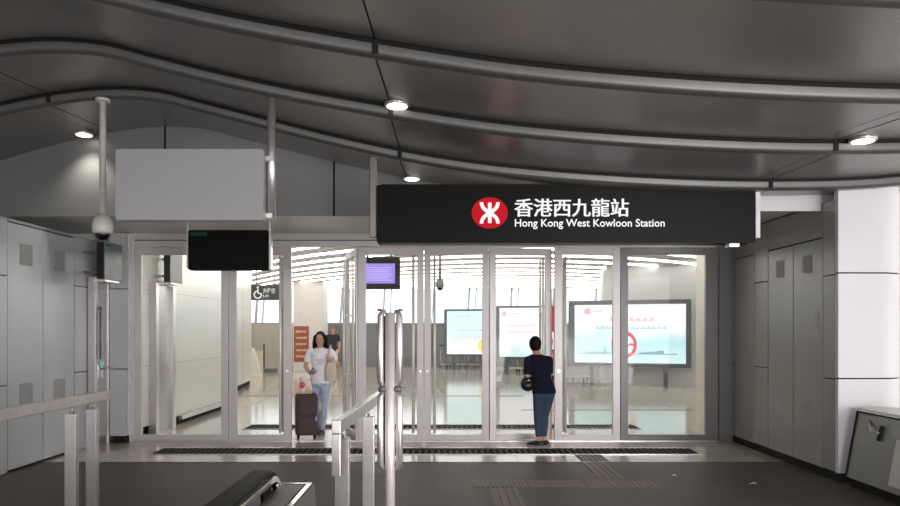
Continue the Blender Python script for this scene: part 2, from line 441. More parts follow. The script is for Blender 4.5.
tactile('square of close ribs where the tactile strip turns', 0.285, 0.88, 7.16, 7.53, 'comb')
tactile('smooth bar tactile strip joining the two turning squares', 0.9, 1.5, 7.2, 7.5, 'across')
tactile('studded tactile square below the strip leading to the doors', 1.52, 2.25, 7.16, 7.55, 'studs')
tactile('ribbed tactile strip leading over dark tiles up to the doors', 1.7, 2.0, 7.57, 8.53, 'along')
tactile('dark metal studded plate beside the entrance mat', 1.72, 2.08, 8.62, 9.04, 'studs', M_TACTD)

# ---------------------------------------------------------------- left wall cladding
GAP = 0.014
def clad(bm, side, X, segs, thick=0.03):
    """panels on a wall plane x=X; segs: (y0, y1, [z breaks])"""
    for (y0, y1, zs) in segs:
        for z0, z1 in zip(zs, zs[1:]):
            a, b = (X-thick, X) if side == 'L' else (X, X+thick)
            box(bm, a, b, y0+GAP/2, y1-GAP/2, z0+GAP/2, z1-GAP/2, 0)
WL = -5.07
bm = new_bm()
clad(bm, 'L', WL, [(1.5,3.4,[0,1.02,2.29,2.95]), (3.4,5.3,[0,1.02,2.29,2.95]), (5.3,7.0,[0,1.02,2.29,2.95]), (7.0,7.88,[0,1.02,2.29,2.95]), (9.30,9.79,[0,1.08,2.27,2.95]), (9.79,10.2,[2.4,2.95])])
clad(bm, 'L', WL, [(7.88,9.30,[2.925,2.95])])
box(bm, WL-0.3, WL-0.028, 1.5, 10.2, 0, 2.93, 1)
box(bm, WL-0.3, WL, 1.5, 10.2, 2.95, 2.96, 0)
struct('wall_left', bm, [M_PANEL, M_DARK])
def vent_door(name, X, y0, y1, z0, z1, side, m, vz):
    o = struct_empty(name, (X, (y0+y1)/2, z0)); s = 1 if side == 'L' else -1
    hw = (y1-y0)/2 - 0.008
    b = new_bm(); box(b, *sorted((-0.03*s, 0.0)), -hw, hw, 0, z1-z0-0.01); obj('door_leaf', b, m, o, 0.003)
    for (zc, sz) in vz:
        b = new_bm(); q = sz/2
        box(b, *sorted((0, 0.002*s)), -q, q, zc-q-z0, zc+q-z0)
        z = zc-q-z0+0.012
        while z < zc+q-z0-0.01:
            box(b, *sorted((0.002*s, 0.005*s)), -q+0.008, q-0.008, z, z+0.008); z += 0.018
        obj('vent', b, M_VENT, o)
    return o
vent_door('door_1', WL, 7.88, 8.58, 0.03, 2.925, 'L', M_PANEL, [(2.57, 0.26), (0.89, 0.26)])
vent_door('door_2', WL, 8.58, 9.30, 0.03, 2.925, 'L', M_PANEL, [(2.57, 0.26), (0.89, 0.26)])
# outer wall behind the low cladding
bm = new_bm(); box(bm, -8.2, -8.0, -5, 10.3, 0, 4.8); struct('wall_outer', bm, M_PANEL)
# stepped pier left of the glazing
bm = new_bm()
xa, xb, xc, xd = -4.93, -4.70, -4.645, -4.48
for z0, z1 in ((0.10, 1.09), (1.09, 2.27), (2.27, 3.1)):
    box(bm, xa, xb, 10.0, 10.2, z0+0.007, z1-0.007, 0)
for z0, z1 in ((0.10, 1.75), (1.75, 3.1)):
    box(bm, xb, xc-0.02, 10.08, 10.2, z0+0.007, z1-0.007, 2)
box(bm, xa+0.02, xb-0.01, 10.1, 10.25, 0, 3.1, 1); box(bm, xb-0.01, xc+0.0, 10.14, 10.2, 0.0, 3.1, 2)
box(bm, xa+0.03, xa+0.09, 10.03, 10.1, 0, 0.1, 1); box(bm, xb-0.06, xb, 10.03, 10.1, 0, 0.1, 1)
struct('wall_pier', bm, [M_PANEL, M_DARK, M_WHITE])
# pale service door between cladding and pier
d = struct_empty('door_3', (-4.96, 9.83, 0))
b = new_bm(); box(b, -0.1, 0.0, -0.20, 0.21, 0.0, 2.42); obj('door_leaf', b, M_PALE, d, 0.004)
b = new_bm(); box(b, 0, 0.02, -0.20, -0.16, 0, 2.42); box(b, 0, 0.02, 0.17, 0.21, 0, 2.42); box(b, 0, 0.02, -0.16, 0.17, 2.36, 2.42); obj('door_frame', b, M_STEEL, d)
b = new_bm(); box(b, 0.0, 0.03, -0.1, -0.02, 0.98, 1.16); tube(b, [(0.03, -0.06, 1.12), (0.07, -0.06, 1.12), (0.07, 0.06, 1.12)], 0.012); obj('door_handle', b, M_CHROME, d)
b = new_bm(); box(b, 0.03, 0.034, -0.12, 0.0, 1.165, 1.21); obj('lock_light', b, emit('green_lamp', (120, 205, 175), 0.5), d)
b = new_bm(); tube(b, [(0.045, -0.13, 1.25), (0.045, -0.13, 1.95)], 0.012); ellipsoid(b, (0.045, -0.13, 1.97), (0.025, 0.025, 0.03)); obj('pull_bar', b, M_SHADED_DARK, d)

def sign_box(label, loc, reach):
    t = thing('sign_box', label, 'sign box', loc)
    b = new_bm(); prism(b, rrect(-0.05, 0.05, -0.26, 0.26, 0.012), -0.24, 0.26); obj('housing', b, mat('sign_box_grey', (112, 112, 113), 0.45, 0.4), t)
    b = new_bm(); box(b, -0.05, 0.042, -0.255, -0.24, -0.25, 0.25); obj('screen', b, M_BLACK, t, 0.004)
    for q in (-0.16, 0.12):
        b = new_bm(); box(b, -reach, -0.05, 0.02, 0.07, q, q+0.04); obj('wall_bracket', b, M_SHADED_DARK, t, 0.004)
    b = new_bm(); box(b, 0.05, 0.053, -0.2, -0.05, 0.2, 0.235); obj('status_light', b, emit('dim_green', (40, 96, 84), 0.25), t)
    b = new_bm(); box(b, -0.12, 0.04, -0.2, 0.2, -0.285, -0.26); obj('lower_rail', b, M_STEEL, t)
    return t
sign_box('grey box sign on the left wall, above the pale door outside the glass', (-4.66, 9.45, 2.61), 0.38)
sign_box('grey box sign seen through the glass on the hall wall', (-4.50, 11.26, 2.70), 0.19)

# ---------------------------------------------------------------- right wall and white column
WR = 4.28
bm = new_bm()
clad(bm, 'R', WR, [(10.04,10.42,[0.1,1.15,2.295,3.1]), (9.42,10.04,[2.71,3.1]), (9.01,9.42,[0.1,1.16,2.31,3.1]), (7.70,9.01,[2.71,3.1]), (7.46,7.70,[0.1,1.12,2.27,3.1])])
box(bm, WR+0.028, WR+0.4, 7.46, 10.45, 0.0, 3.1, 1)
struct('wall_right', bm, [M_PANELR, M_DARK])
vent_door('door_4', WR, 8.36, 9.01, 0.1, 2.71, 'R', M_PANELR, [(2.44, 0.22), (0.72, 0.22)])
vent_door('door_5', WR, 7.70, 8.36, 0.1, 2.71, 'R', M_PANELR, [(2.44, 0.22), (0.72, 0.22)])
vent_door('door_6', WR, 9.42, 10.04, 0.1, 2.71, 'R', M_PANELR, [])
t = thing('notice_plate', 'small pale notice plate on the right grey door', 'plate', (WR-0.004, 7.83, 1.76))
b = new_bm(); box(b, -0.003, 0.003, -0.04, 0.04, -0.13, 0.13); obj('plate', b, mat('notice_pale', (176, 172, 166), 0.5), t)
for q0, q1 in ((0.03, 0.08), (-0.09, -0.05)):
    b = new_bm(); box(b, -0.005, -0.003, -0.022, 0.022, q0, q1); obj('marking', b, M_VENT, t)
def column_outline(x0, xf, r, y0):
    pts = [(x0, y0), (xf, y0)]
    for k in range(1, 13): pts.append((xf + r*math.sin(PI/2*k/12), y0 + r - r*math.cos(PI/2*k/12)))
    pts += [(xf+r, 8.1), (WR+0.45, 8.1), (WR+0.45, 7.458), (x0, 7.458)]
    return pts
def vprism(bm, pts, z0, z1, mi=0):
    a = [bm.verts.new((x, y, z0)) for x, y in pts]; b = [bm.verts.new((x, y, z1)) for x, y in pts]
    bm.faces.new(a[::-1]).material_index = mi; bm.faces.new(b).material_index = mi
    for i in range(len(pts)):
        j = (i+1) % len(pts); bm.faces.new((a[i], a[j], b[j], b[i])).material_index = mi
bm = new_bm()
co = column_outline(WR, 4.72, 0.42, 7.4)
ci = column_outline(WR+0.012, 4.71, 0.41, 7.415)
for z0, z1 in ((0.1, 1.125), (1.14, 2.275), (2.29, 3.5)): vprism(bm, co, z0, z1, 0)
vprism(bm, ci, 0, 3.45, 1)
struct('column_white', bm, [M_WHITE, M_DARK])
bm = new_bm(); box(bm, WR+0.02, WR+0.06, 7.42, 10.4, 0.0, 0.1); struct('baseboard_right', bm, M_DARK)
# sloped steel cabinet against the column
M_CAB = mat('cabinet_metal', (124, 122, 120), 0.33, 0.45, 0.04, 3)
t = thing('sloped_cabinet', 'leaning grey metal cabinet with latch against the white column', 'cabinet', (0, 0, 0))
def yprism(bm, prof, y0, y1, mi=0):
    prism(bm, prof, y0, y1, mi)
b = new_bm(); yprism(b, [(4.275, 0.1), (4.85, 0.1), (4.85, 0.80), (4.405, 0.80)], 4.6, 7.24); obj('body', b, M_CAB, t)
b = new_bm(); yprism(b, [(4.385, 0.80), (4.87, 0.80), (4.87, 0.835), (4.392, 0.835)], 4.58, 7.25); obj('top_cover', b, mat('cabinet_top', (178, 176, 174), 0.3, 0.5), t, 0.004)
b = new_bm(); yprism(b, [(4.32, 0.0), (4.8, 0.0), (4.8, 0.1), (4.32, 0.1)], 4.62, 7.24); obj('plinth', b, M_DARK, t)
b = new_bm(); yprism(b, [(4.268, 0.1), (4.30, 0.1), (4.42, 0.8), (4.395, 0.8)], 7.24, 7.262); yprism(b, [(4.392, 0.785), (4.41, 0.785), (4.41, 0.80), (4.39, 0.80)], 4.6, 7.24); obj('edge_trim', b, M_DARK, t)
def onslope(z): return 4.275 + (z-0.1)/0.7*0.13
b = new_bm(); tube(b, [(onslope(.70)-.004, 7.02, .72), (onslope(.60)-.03, 6.92, .64), (onslope(.60)-.03, 6.80, .63)], 0.009); obj('stay_arm', b, M_STEEL, t)
b = new_bm(); tube(b, [(onslope(.70)-.016, 6.80, .70), (onslope(.55)-.016, 6.82, .55)], 0.016); obj('latch', b, M_BLACK, t)
b = new_bm(); yprism(b, [(onslope(.16)-.002, .16), (onslope(.60)-.002, .60), (onslope(.60)-.008, .60), (onslope(.16)-.008, .16)], 5.8, 6.57)
obj('label_plate', b, mat('label_white', (196, 192, 190), 0.4), t, 0.002)

# ---------------------------------------------------------------- glass doors
DY = 10.2
def dx(px): return PX(px, DY)
ZT = 2.90
def glazed(name, x_h, width, side, rot=0.0, pull=True, fixed=False, fm=M_FRAME, stile=(0.1, 0.1), pull_inset=0.155):
    """a framed leaf hinged at x_h reaching 'width' to the side (+1 right, -1 left)"""
    o = struct_empty(name, (x_h, DY, 0), rot)
    x0, x1 = (0.004, width-0.004) if side > 0 else (-width+0.004, -0.004)
    z0, z1 = 0.012, ZT
    b = new_bm(); s0, s1 = stile
    box(b, x0, x0+s0, -0.03, 0.03, z0, z1); box(b, x1-s1, x1, -0.03, 0.03, z0, z1)
    box(b, x0+s0, x1-s1, -0.03, 0.03, z0, z0+0.085); box(b, x0+s0, x1-s1, -0.03, 0.03, z1-0.11, z1)
    obj('frame', b, fm, o, 0.004)
    b = new_bm(); box(b, x0+s0-0.008, x1-s1+0.008, -0.006, 0.006, z0+0.08, z1-0.105); obj('glass', b, M_GLASS, o)
    if pull:
        xp = (x1 - pull_inset) if side > 0 else (x0 + pull_inset)
        for sy in (-1, 1):
            b = new_bm(); tube(b, [(xp, sy*0.075, 0.13), (xp, sy*0.075, 2.76)], 0.019, 12)
            for zz in (0.22, 0.95, 1.9, 2.62): tube(b, [(xp, sy*0.008, zz), (xp, sy*0.075, zz)], 0.011, 8)
            obj('pull_handle', b, M_PULL, o)
        b = new_bm(); xl = (x1-s1/2) if side > 0 else (x0+s0/2); tube(b, [(xl, -0.036, 1.05), (xl, -0.03, 1.05)], 0.018); obj('lock', b, M_CHROME, o)
    return o
glazed('window_1', dx(134), dx(229)-dx(134), 1, pull=False, stile=(0.12, 0.105))
glazed('door_7', dx(229), dx(292)-dx(229), 1, stile=(0.115, 0.12))
glazed('door_8', dx(358), dx(358)-dx(292), -1, rot=math.radians(-72))
glazed('door_9', dx(358), dx(424)-dx(358), 1, stile=(0.115, 0.1))
glazed('door_10', dx(489), dx(489)-dx(424), -1)
glazed('door_11', dx(489), dx(554)-dx(489), 1, rot=math.radians(9))
glazed('door_12', dx(620), dx(620)-dx(554), -1, stile=(0.12, 0.11))
glazed('window_2', dx(620), dx(718)-dx(620), 1, pull=False, fm=M_SHADED_DARK, stile=(0.11, 0.19))  # frame darkened in colour for the shade on this side
bm = new_bm(); box(bm, dx(718), 4.3, DY-0.05, DY+0.12, 0, 3.1);  struct('trim_jambs', bm, [M_SHADED_DARK, M_WHITE])
bm = new_bm(); box(bm, dx(134), dx(718), DY-0.04, DY+0.04, 0, 0.01); struct('trim_sill', bm, M_STEEL)
# closers above the leaves
for k, (px_, lab) in enumerate(((328, 'first'), (412, 'second'), (436, 'third'))):
    pass

# ---------------------------------------------------------------- hall shell
HC = 3.60
bm = new_bm()
box(bm, -13, 15, 10.34, 34, HC+0.18, HC+0.28); struct('ceiling_hall', bm, M_WCEIL)
# hall left wall: two runs with a steel base rail
bm = new_bm()
vprism(bm, [(-4.7, 10.34), (-4.7, 14.8), (-5.65, 14.8), (-5.65, 18.5), (-5.95, 20.9), (-6.3, 20.9), (-6.3, 10.34)], 0.15, HC+0.2, 0)
struct('wall_hall_left', bm, M_HALLW)
bm = new_bm(); vprism(bm, [(-4.72, 11.5), (-4.72, 14.78), (-5.69, 14.78), (-5.69, 18.5), (-5.99, 20.88), (-6.2, 20.88), (-6.2, 11.5)], 0.0, 0.15, 1)
vprism(bm, [(-4.60, 11.9), (-4.60, 14.8), (-4.66, 14.8), (-4.66, 11.9)], 0.10, 0.17, 0)
struct('baseboard_hall', bm, [M_STEEL, M_DARK])
d = struct_empty('door_13', (-4.67, 11.18, 0))
b = new_bm(); box(b, -0.03, 0.03, -0.28, 0.28, 0.0, 2.4); obj('door_leaf', b, M_PALE, d, 0.004)
b = new_bm(); box(b, -0.03, 0.09, 0.28, 0.40, 0, 2.42); box(b, -0.03, 0.09, -0.4, -0.28, 0, 2.42); box(b, -0.03, 0.09, -0.28, 0.28, 2.4, 2.46); obj('door_frame', b, M_STEEL, d)
b = new_bm(); tube(b, [(0.03, 0.2, 1.05), (0.08, 0.2, 1.05), (0.08, 0.08, 1.05)], 0.012); obj('door_handle', b, M_CHROME, d)
# hall right side: short cream return, pale wall behind the big poster
bm = new_bm(); vprism(bm, [(4.28, 10.34), (4.28, 11.6), (4.9, 11.6), (4.9, 10.34)], 0, HC+0.2); struct('wall_hall_right', bm, M_CREAM)
M_PALEW = mat('pale_grey_wall', (198, 198, 198), 0.4, 0.1, 0.04, 0.8)
bm = new_bm(); vprism(bm, [(4.95, 21.3), (9.5, 19.6), (9.5, 20.2), (5.0, 21.9)], 0, HC+0.2); struct('wall_hall_poster', bm, M_PALEW)
bm = new_bm(); vprism(bm, [(9.5, 19.6), (14.9, 19.6), (14.9, 20.0), (9.5, 20.0)], 0, HC+0.2); struct('wall_hall_far_right', bm, M_PALEW)
bm = new_bm(); box(bm, 14.9, 15, 10.3, 34, 0, HC+0.2); box(bm, 4.3, 15, 10.2, 10.34, 0, HC+0.2); struct('wall_hall_end', bm, M_CREAM)
# far wall: granite sill wall with windows above
BY = 32.0
bm = new_bm(); box(bm, -13, 15, BY, BY+0.3, 0, 1.95); box(bm, -13, 15, BY-0.05, BY+0.35, 1.95, 2.0); struct('wall_hall_back', bm, M_GRANITE)
bm = new_bm(); box(bm, -13, -6.6, BY-1.0, BY-0.7, 0, 1.98); struct('wall_hall_beige', bm, M_BEIGE)
M_MULL = mat('window_mullion', (168, 178, 184), 0.4, 0.4)
M_WGLASS = glass_mat('hall_window_glass', (246, 249, 250), 0.04)
wn = 3
for i in range(14):
    x0 = -13 + 2.0*i
    o = struct_empty('window_%d' % wn, (x0, BY+0.15, 2.0)); wn += 1
    b = new_bm()
    for q, w in ((0.0, 0.10), (0.34, 0.06)):
        prism(b, [(q, 0), (q+w, 0), (q+w+0.12, HC+0.2-2.0), (q+0.12, HC+0.2-2.0)], -0.06, 0.06)
    box(b, 0, 2.0, -0.05, 0.05, 0, 0.05)
    obj('window_frame', b, M_MULL, o)
    b = new_bm(); box(b, 0, 2.0, -0.008, 0.008, 0.05, HC+0.2-2.0); obj('glass', b, M_WGLASS, o)
bm = new_bm(); box(bm, -13.2, -13, 10.3, 34, 0, HC+0.28); struct('wall_hall_side', bm, M_HALLC)
bm = new_bm(); box(bm, -13.2, -4.9, 10.3, 10.5, 0, HC+0.28); struct('wall_hall_front', bm, M_HALLC)
# white column with the orange poster
cy0 = 27.5
bm = new_bm(); box(bm, PX(293, cy0), PX(323, cy0), cy0, cy0+1.2, 0, HC+0.2); struct('column_hall', bm, M_HALLC, None, 0.03)
t = thing('wall_picture', 'orange brown picture poster on the white hall column', 'poster', (PX(301, cy0)+0.02, cy0-0.03, PZ(344, cy0)))
b = new_bm(); box(b, -0.30, 0.30, 0, 0.02, -0.72, 0.72); obj('sheet', b, mat('poster_orange', (150, 84, 62), 0.5, 0, 0.2, 4), t)
for r_ in range(5):
    b = new_bm()
    for c_ in range(3):
        ellipsoid(b, (-0.16+0.14*c_+0.03*(r_ % 2), -0.001, -0.5+0.25*r_), (0.085, 0.004, 0.05), 10, 6)
    obj('print_row', b, mat('poster_print', (206, 160, 134), 0.5, 0, 0.25, 9), t)

# hall ceiling lights and baffles (bent strips)
def ceil_strip(Y0, w, z, h, m, name, x_l=-12.5, x_r=14.5):
    """a strip across the hall that bends back on the left"""
    pts = []
    for i in range(0, 28):
        x = x_l + (x_r-x_l)*i/27
        y = Y0 + 0.085*(x-2.2)**2
        if 10.5 < y < 31.8: pts.append((x, y))
    if len(pts) < 2: return None
    b = new_bm(); prev = None
    for (x, y) in pts:
        cur = [b.verts.new((x, y-w/2, z)), b.verts.new((x, y+w/2, z)), b.verts.new((x, y+w/2, z+h)), b.verts.new((x, y-w/2, z+h))]
        if prev:
            for k in range(4): b.faces.new((prev[k], prev[(k+1)%4], cur[(k+1)%4], cur[k]))
        else: b.faces.new(cur[::-1])
        prev = cur
    b.faces.new(prev)
    return obj(name, b, m)
ordn = ['first','second','third','fourth','fifth','sixth','seventh','eighth','ninth','tenth','eleventh','twelfth','thirteenth','fourteenth','fifteenth','sixteenth','seventeenth','eighteenth','nineteenth','twentieth','twenty-first']
yy = 8.0; k = 0
while yy < 31:
    o = ceil_strip(yy, 0.075, HC, 0.05, M_STRIP, 'ceiling_light')
    if o: tag(o, 'long white light strip across the hall ceiling, %s from the doors' % ordn[k], 'light', 'light strips on the hall ceiling')
    o = ceil_strip(yy+0.7, 0.06, HC+0.03, 0.1, M_BAFFLE, 'ceiling_baffle')
    if o: tag(o, 'grey metal baffle across the hall ceiling, %s from the doors' % ordn[k], 'baffle', 'baffles between the hall lights')
    yy += 1.4; k += 1
M_HAND = mat('grey_band', (176, 174, 170), 0.5)

# ---------------------------------------------------------------- hall fittings
def cctv(label, loc, top, r=0.075, m=None):
    t = thing('hanging_security_camera', label, 'camera', loc)
    m = m or mat('camera_white', (205, 203, 192), 0.4)
    b = new_bm(); tube(b, [(0,0,0.1), (0,0,top-loc[2])], r*0.42, 14); tube(b, [(0,0,top-loc[2]-0.03), (0,0,top-loc[2])], r*0.9, 14); obj('pole', b, m, t)
    b = new_bm(); loft(b, [(0,0,0.15,r*0.45,r*0.45), (0,0,0.125,r*0.85,r*0.85), (0,0,0.09,r*1.15,r*1.15), (0,0,0.02,r*1.34,r*1.34), (0,0,-0.035,r*1.3,r*1.3), (0,0,-0.06,r*1.1,r*1.1)], 20); obj('housing', b, m, t)
    b = new_bm(); ellipsoid(b, (0,0,-0.06), (r*0.98, r*0.98, r*0.95)); obj('dome', b, mat('camera_dome', (14, 14, 18), 0.08), t)
    return t
cz = 2.74
cctv('white dome security camera on long pole beside the blank sign', (PX(102.8, 7.2)+0.0, 7.2, cz), G(PX(103.5, 7.2))-0.10, 0.08)
cctv('small dome security camera on rod inside the hall', (PX(440, 15), 15, PZ(285, 15)), HC+0.18, 0.07, mat('camera_grey', (120, 120, 118), 0.4))

# hanging television in the hall
ty = 11.6
t = thing('hanging_television', 'black television with a violet screen hanging behind the glass doors', 'television', (PX(379, ty), ty, PZ(273, ty)))
hw, hh = (400-358)/2/F*ty, (289-257)/2/F*ty
b = new_bm(); prism(b, rrect(-hw, hw, -hh, hh, 0.02), 0, 0.1); obj('casing', b, M_BLACK, t)
sx0, sx1, sz0, sz1 = PX(365, ty)-PX(379, ty), PX(395, ty)-PX(379, ty), PZ(283.5, ty)-PZ(273, ty), PZ(263.5, ty)-PZ(273, ty)
b = new_bm(); box(b, sx0, sx1, -0.004, 0, sz0, sz1); sc = obj('screen', b, emit('violet_screen', (158, 138, 232), 0.9), t)
b = new_bm()
for i in range(7): box(b, sx0+0.03, sx1-0.05-0.03*(i % 3), -0.006, -0.004, sz1-0.075-0.036*i, sz1-0.063-0.036*i)
obj('screen_rows', b, emit('screen_rows', (206, 196, 250), 0.8), t)
for sx in (-0.2, 0.2):
    b = new_bm(); tube(b, [(sx, 0.05, hh), (sx, 0.05, HC+0.18-PZ(273, ty))], 0.02); obj('hanger', b, M_STEEL, t)

# lift sign
sy = 19.0
t = thing('direction_sign', 'dark hanging sign with white wheelchair symbol at left of hall', 'sign', (PX(265, sy), sy, PZ(292.5, sy)))
hw, hh = 14/F*sy, 7.6/F*sy
b = new_bm(); box(b, -hw, hw, 0, 0.08, -hh, hh); obj('panel', b, mat('sign_dark_grey', (66, 64, 64), 0.4), t, 0.008)
b = new_bm()
cx_ = -hw+0.19; R_ = 0.10
ribbon(b, [(cx_+R_*math.cos(a), -0.06+R_*math.sin(a)) for a in [math.radians(100+ i*14) for i in range(21)]], 0.04, -0.004)
ribbon(b, [(cx_-0.0, 0.11), (cx_+0.01, -0.02), (cx_+0.09, -0.03)], 0.04, -0.005); disc(b, cx_, 0.145, 0.03, 0.03, -0.006, 14)
obj('wheelchair_symbol', b, M_WRITE, t)
text_mesh('升降機', -hw+0.34, hw-0.1, -0.02, 0.12, -0.004, 0.01, 0.0, parent=t)
text_mesh('Lift', -hw+0.34, -hw+0.5, -0.13, -0.06, -0.004, 0.01, 0.0, parent=t)
for sx in (-0.25, 0.25):
    b = new_bm(); tube(b, [(sx, 0.04, hh), (sx, 0.04, HC+0.18-PZ(292.5, sy))], 0.02); obj('hanger', b, M_STEEL, t)

# lit posters
M_PFRAME = mat('poster_frame', (88, 92, 98), 0.4, 0.4)
def lit_poster(label, x0, x1, y0, y1, Y, rz, stops, strength, art):
    xc_, zc_ = (PX(x0, Y)+PX(x1, Y))/2, (PZ(y0, Y)+PZ(y1, Y))/2
    hw = (x1-x0)/2/F*Y/math.cos(rz); hh = (y1-y0)/2/F*Y
    t = thing('lit_poster', label, 'poster', (xc_, Y, 0), rz)
    fr = 0.10 if hw < 1.2 else 0.15
    b = new_bm(); prism(b, rrect(-hw, hw, zc_-hh, zc_+hh, 0.03), 0, 0.2); obj('case', b, M_PFRAME, t)
    b = new_bm(); box(b, -hw+fr*1.3, hw-fr, -0.006, 0, zc_-hh+fr*0.8, zc_+hh-fr*0.9)
    obj('screen', b, emit_gradient('poster_picture', stops, strength, 'Z', zc_-hh, zc_+hh), t)
    for sx in (-0.6*hw, 0.6*hw):
        b = new_bm(); box(b, sx-0.06, sx+0.06, 0.05, 0.15, 0, zc_-hh); obj('support', b, M_PFRAME, t)
    art(t, hw, hh, zc_)
    return t
def rows_of_marks(t, name, m, specs):
    for (xa_, xb_, z, s) in specs:
        b = new_bm(); x = xa_
        while x < xb_:
            box(b, x, x+s*0.75, -0.009, -0.006, z, z+s*0.3); box(b, x+s*0.3, x+s*0.45, -0.0085, -0.006, z, z+s*0.8); box(b, x+s*0.05, x+s*0.7, -0.0095, -0.006, z+s*0.55, z+s*0.68); x += s*1.15
        box(b, xa_, x-s*0.4, -0.0068, -0.006, z+s*0.02, z+s*0.1); obj(name, b, m, t)
M_PRINTR = emit('print_red', (228, 182, 190), 0.85); M_PRINTB = emit('print_blue', (150, 205, 214), 0.8); M_PRINTD = emit('print_grey', (176, 190, 200), 0.8)
M_PRED = emit('print_deep_red', (220, 92, 102), 0.8)
def art1(t, hw, hh, z):
    rows_of_marks(t, 'printed_text', M_PRINTR, [(-0.55, 0.6, z+0.06, 0.13), (-0.62, 0.6, z-0.22, 0.13)])
    b = new_bm(); disc(b, hw-0.42, z-0.55, 0.22, 0.26, -0.008); obj('printed_sun', b, emit('print_yellow', (246, 226, 130), 0.95), t)
    rows_of_marks(t, 'heading_text', M_PRINTD, [(-0.45, 0.1, z+0.66, 0.1)])
def art2(t, hw, hh, z):
    rows_of_marks(t, 'printed_text', M_PRINTR, [(-0.6, 0.55, z+0.22, 0.13), (-0.55, 0.45, z-0.02, 0.11)])
    rows_of_marks(t, 'heading_text', M_PRINTD, [(-0.5, 0.0, z+0.68, 0.09), (-0.6, -0.35, z-0.72, 0.09), (-0.6, -0.35, z-0.6, 0.09)])
    b = new_bm(); disc(b, -0.68, z+0.7, 0.08, 0.09, -0.008, 20); obj('printed_roundel', b, M_PRINTR, t)
def art3(t, hw, hh, z):
    rows_of_marks(t, 'printed_text', M_PRINTR, [(-0.55, 0.65, z+0.38, 0.17)])
    rows_of_marks(t, 'subtitle_text', M_PRINTB, [(-0.95, 1.0, z+0.14, 0.13)])
    rows_of_marks(t, 'heading_text', M_PRINTD, [(-1.05, -0.75, z+0.66, 0.09)])
    b = new_bm(); disc(b, -1.2, z+0.68, 0.1, 0.11, -0.008, 20); obj('printed_roundel', b, M_PRINTR, t)
    b = new_bm()
    for k in range(40):
        a0, a1 = 2*PI*k/40, 2*PI*(k+1)/40
        q = [b.verts.new((-0.12+r*math.cos(a), -0.009, z-0.34+1.1*r*math.sin(a))) for a, r in ((a0, .38), (a1, .38), (a1, .28), (a0, .28))]
        b.faces.new(q)
    ribbon(b, [(-0.12, z-0.68), (-0.12, z)], 0.08, -0.010); ribbon(b, [(-0.4, z-0.34), (0.16, z-0.34)], 0.08, -0.011)
    obj('printed_red_ring', b, M_PRED, t)
    b = new_bm(); random.seed(3)
    for k in range(26):
        x = -1.25 + 2.2*k/25; h = random.choice([.04, .05, .07, .1]) + (0.22 if k in (17,) else 0) + (0.12 if k in (6, 9) else 0)
        if abs(x+0.12) > 0.42: box(b, x, x+0.07, -0.009, -0.006, z-0.6, z-0.6+h)
    box(b, -1.5, 1.4, -0.0085, -0.006, z-0.62, z-0.6)
    obj('printed_skyline', b, emit('print_teal', (110, 160, 176), 0.7), t)
WH, CYN = (252, 253, 255), (206, 242, 250)
lit_poster('pale blue lit poster with a yellow sun, leftmost of the three', 444, 492, 309, 356, 28.8, math.radians(-12), [(0, (240, 252, 253)), (0.5, CYN), (1, (205, 240, 249))], 1.3, art1)
lit_poster('white lit poster behind the dark-clothed person, middle of the three', 496.5, 548, 305.5, 359, 25.5, math.radians(-12), [(0, (206, 240, 246)), (0.35, WH), (1, WH)], 1.05, art2)
lit_poster('widest lit poster with a skyline and red ring, on the right', 572, 684, 300, 367, 20.4, math.radians(-20), [(0, (224, 246, 248)), (0.35, (186, 234, 242)), (0.62, WH), (1, WH)], 1.05, art3)
by = 24.0
t = thing('red_banner', 'red and white banner standing between the middle and widest posters', 'banner', (PX(554.5, by), by, 0))
b = new_bm(); box(b, -0.22, 0.22, 0, 0.03, PZ(360, by), PZ(306, by)); obj('sheet', b, emit('banner_red', (222, 70, 80), 0.45), t)
b = new_bm(); prism(b, [(-0.12, 0.9), (0.2, 1.1), (0.02, 1.55), (-0.2, 1.75), (-0.05, 1.3)], -0.006, 0); obj('white_print', b, emit('banner_white', (250, 240, 240), 0.6), t)
b = new_bm(); box(b, -0.24, 0.24, -0.08, 0.12, 0, 0.06); tube(b, [(0, 0.05, 0.05), (0, 0.05, PZ(306, by))], 0.018); obj('stand', b, M_BLACK, t)

# luggage trolleys under the posters
M_TROL = mat('trolley_metal', (176, 176, 178), 0.25, 0.8)
t0 = thing('luggage_trolley', 'x', 'luggage trolley', (0,0,0))
b = new_bm()
for sx in (-0.26, 0.26): tube(b, [(sx, -0.45, 0.16), (sx*0.7, 0.45, 0.2), (sx*0.8, 0.52, 0.62), (sx, 0.5, 1.0)], 0.02, 8)
for q in range(5): tube(b, [(-0.25, -0.4+0.2*q, 0.165), (0.25, -0.4+0.2*q, 0.165)], 0.014, 8)
obj('frame', b, M_TROL, t0)
b = new_bm(); tube(b, [(-0.28, 0.5, 1.0), (0.28, 0.5, 1.0)], 0.026, 8); obj('handle', b, M_BLACK, t0)
b = new_bm()
for q in range(5): tube(b, [(-0.24, 0.46, 0.66+0.06*q), (-0.2, 0.2, 0.68+0.055*q), (0.2, 0.2, 0.68+0.055*q), (0.24, 0.46, 0.66+0.06*q)], 0.008, 6)
obj('basket', b, M_TROL, t0)
for (wx, wy) in ((-0.24, 0.42), (0.24, 0.42), (0, -0.42)):
    b = new_bm(); tube(b, [(wx-0.02, wy, 0.075), (wx+0.02, wy, 0.075)], 0.075, 14); obj('wheel', b, M_RUBBER, t0)
spots = [(446, 30.3), (460, 30.4), (474, 30.3), (489, 30.4), (499, 27.2), (515, 27.3), (531, 27.2), (547, 27.3), (563, 22.4), (582, 22.5), (601, 23.2)]
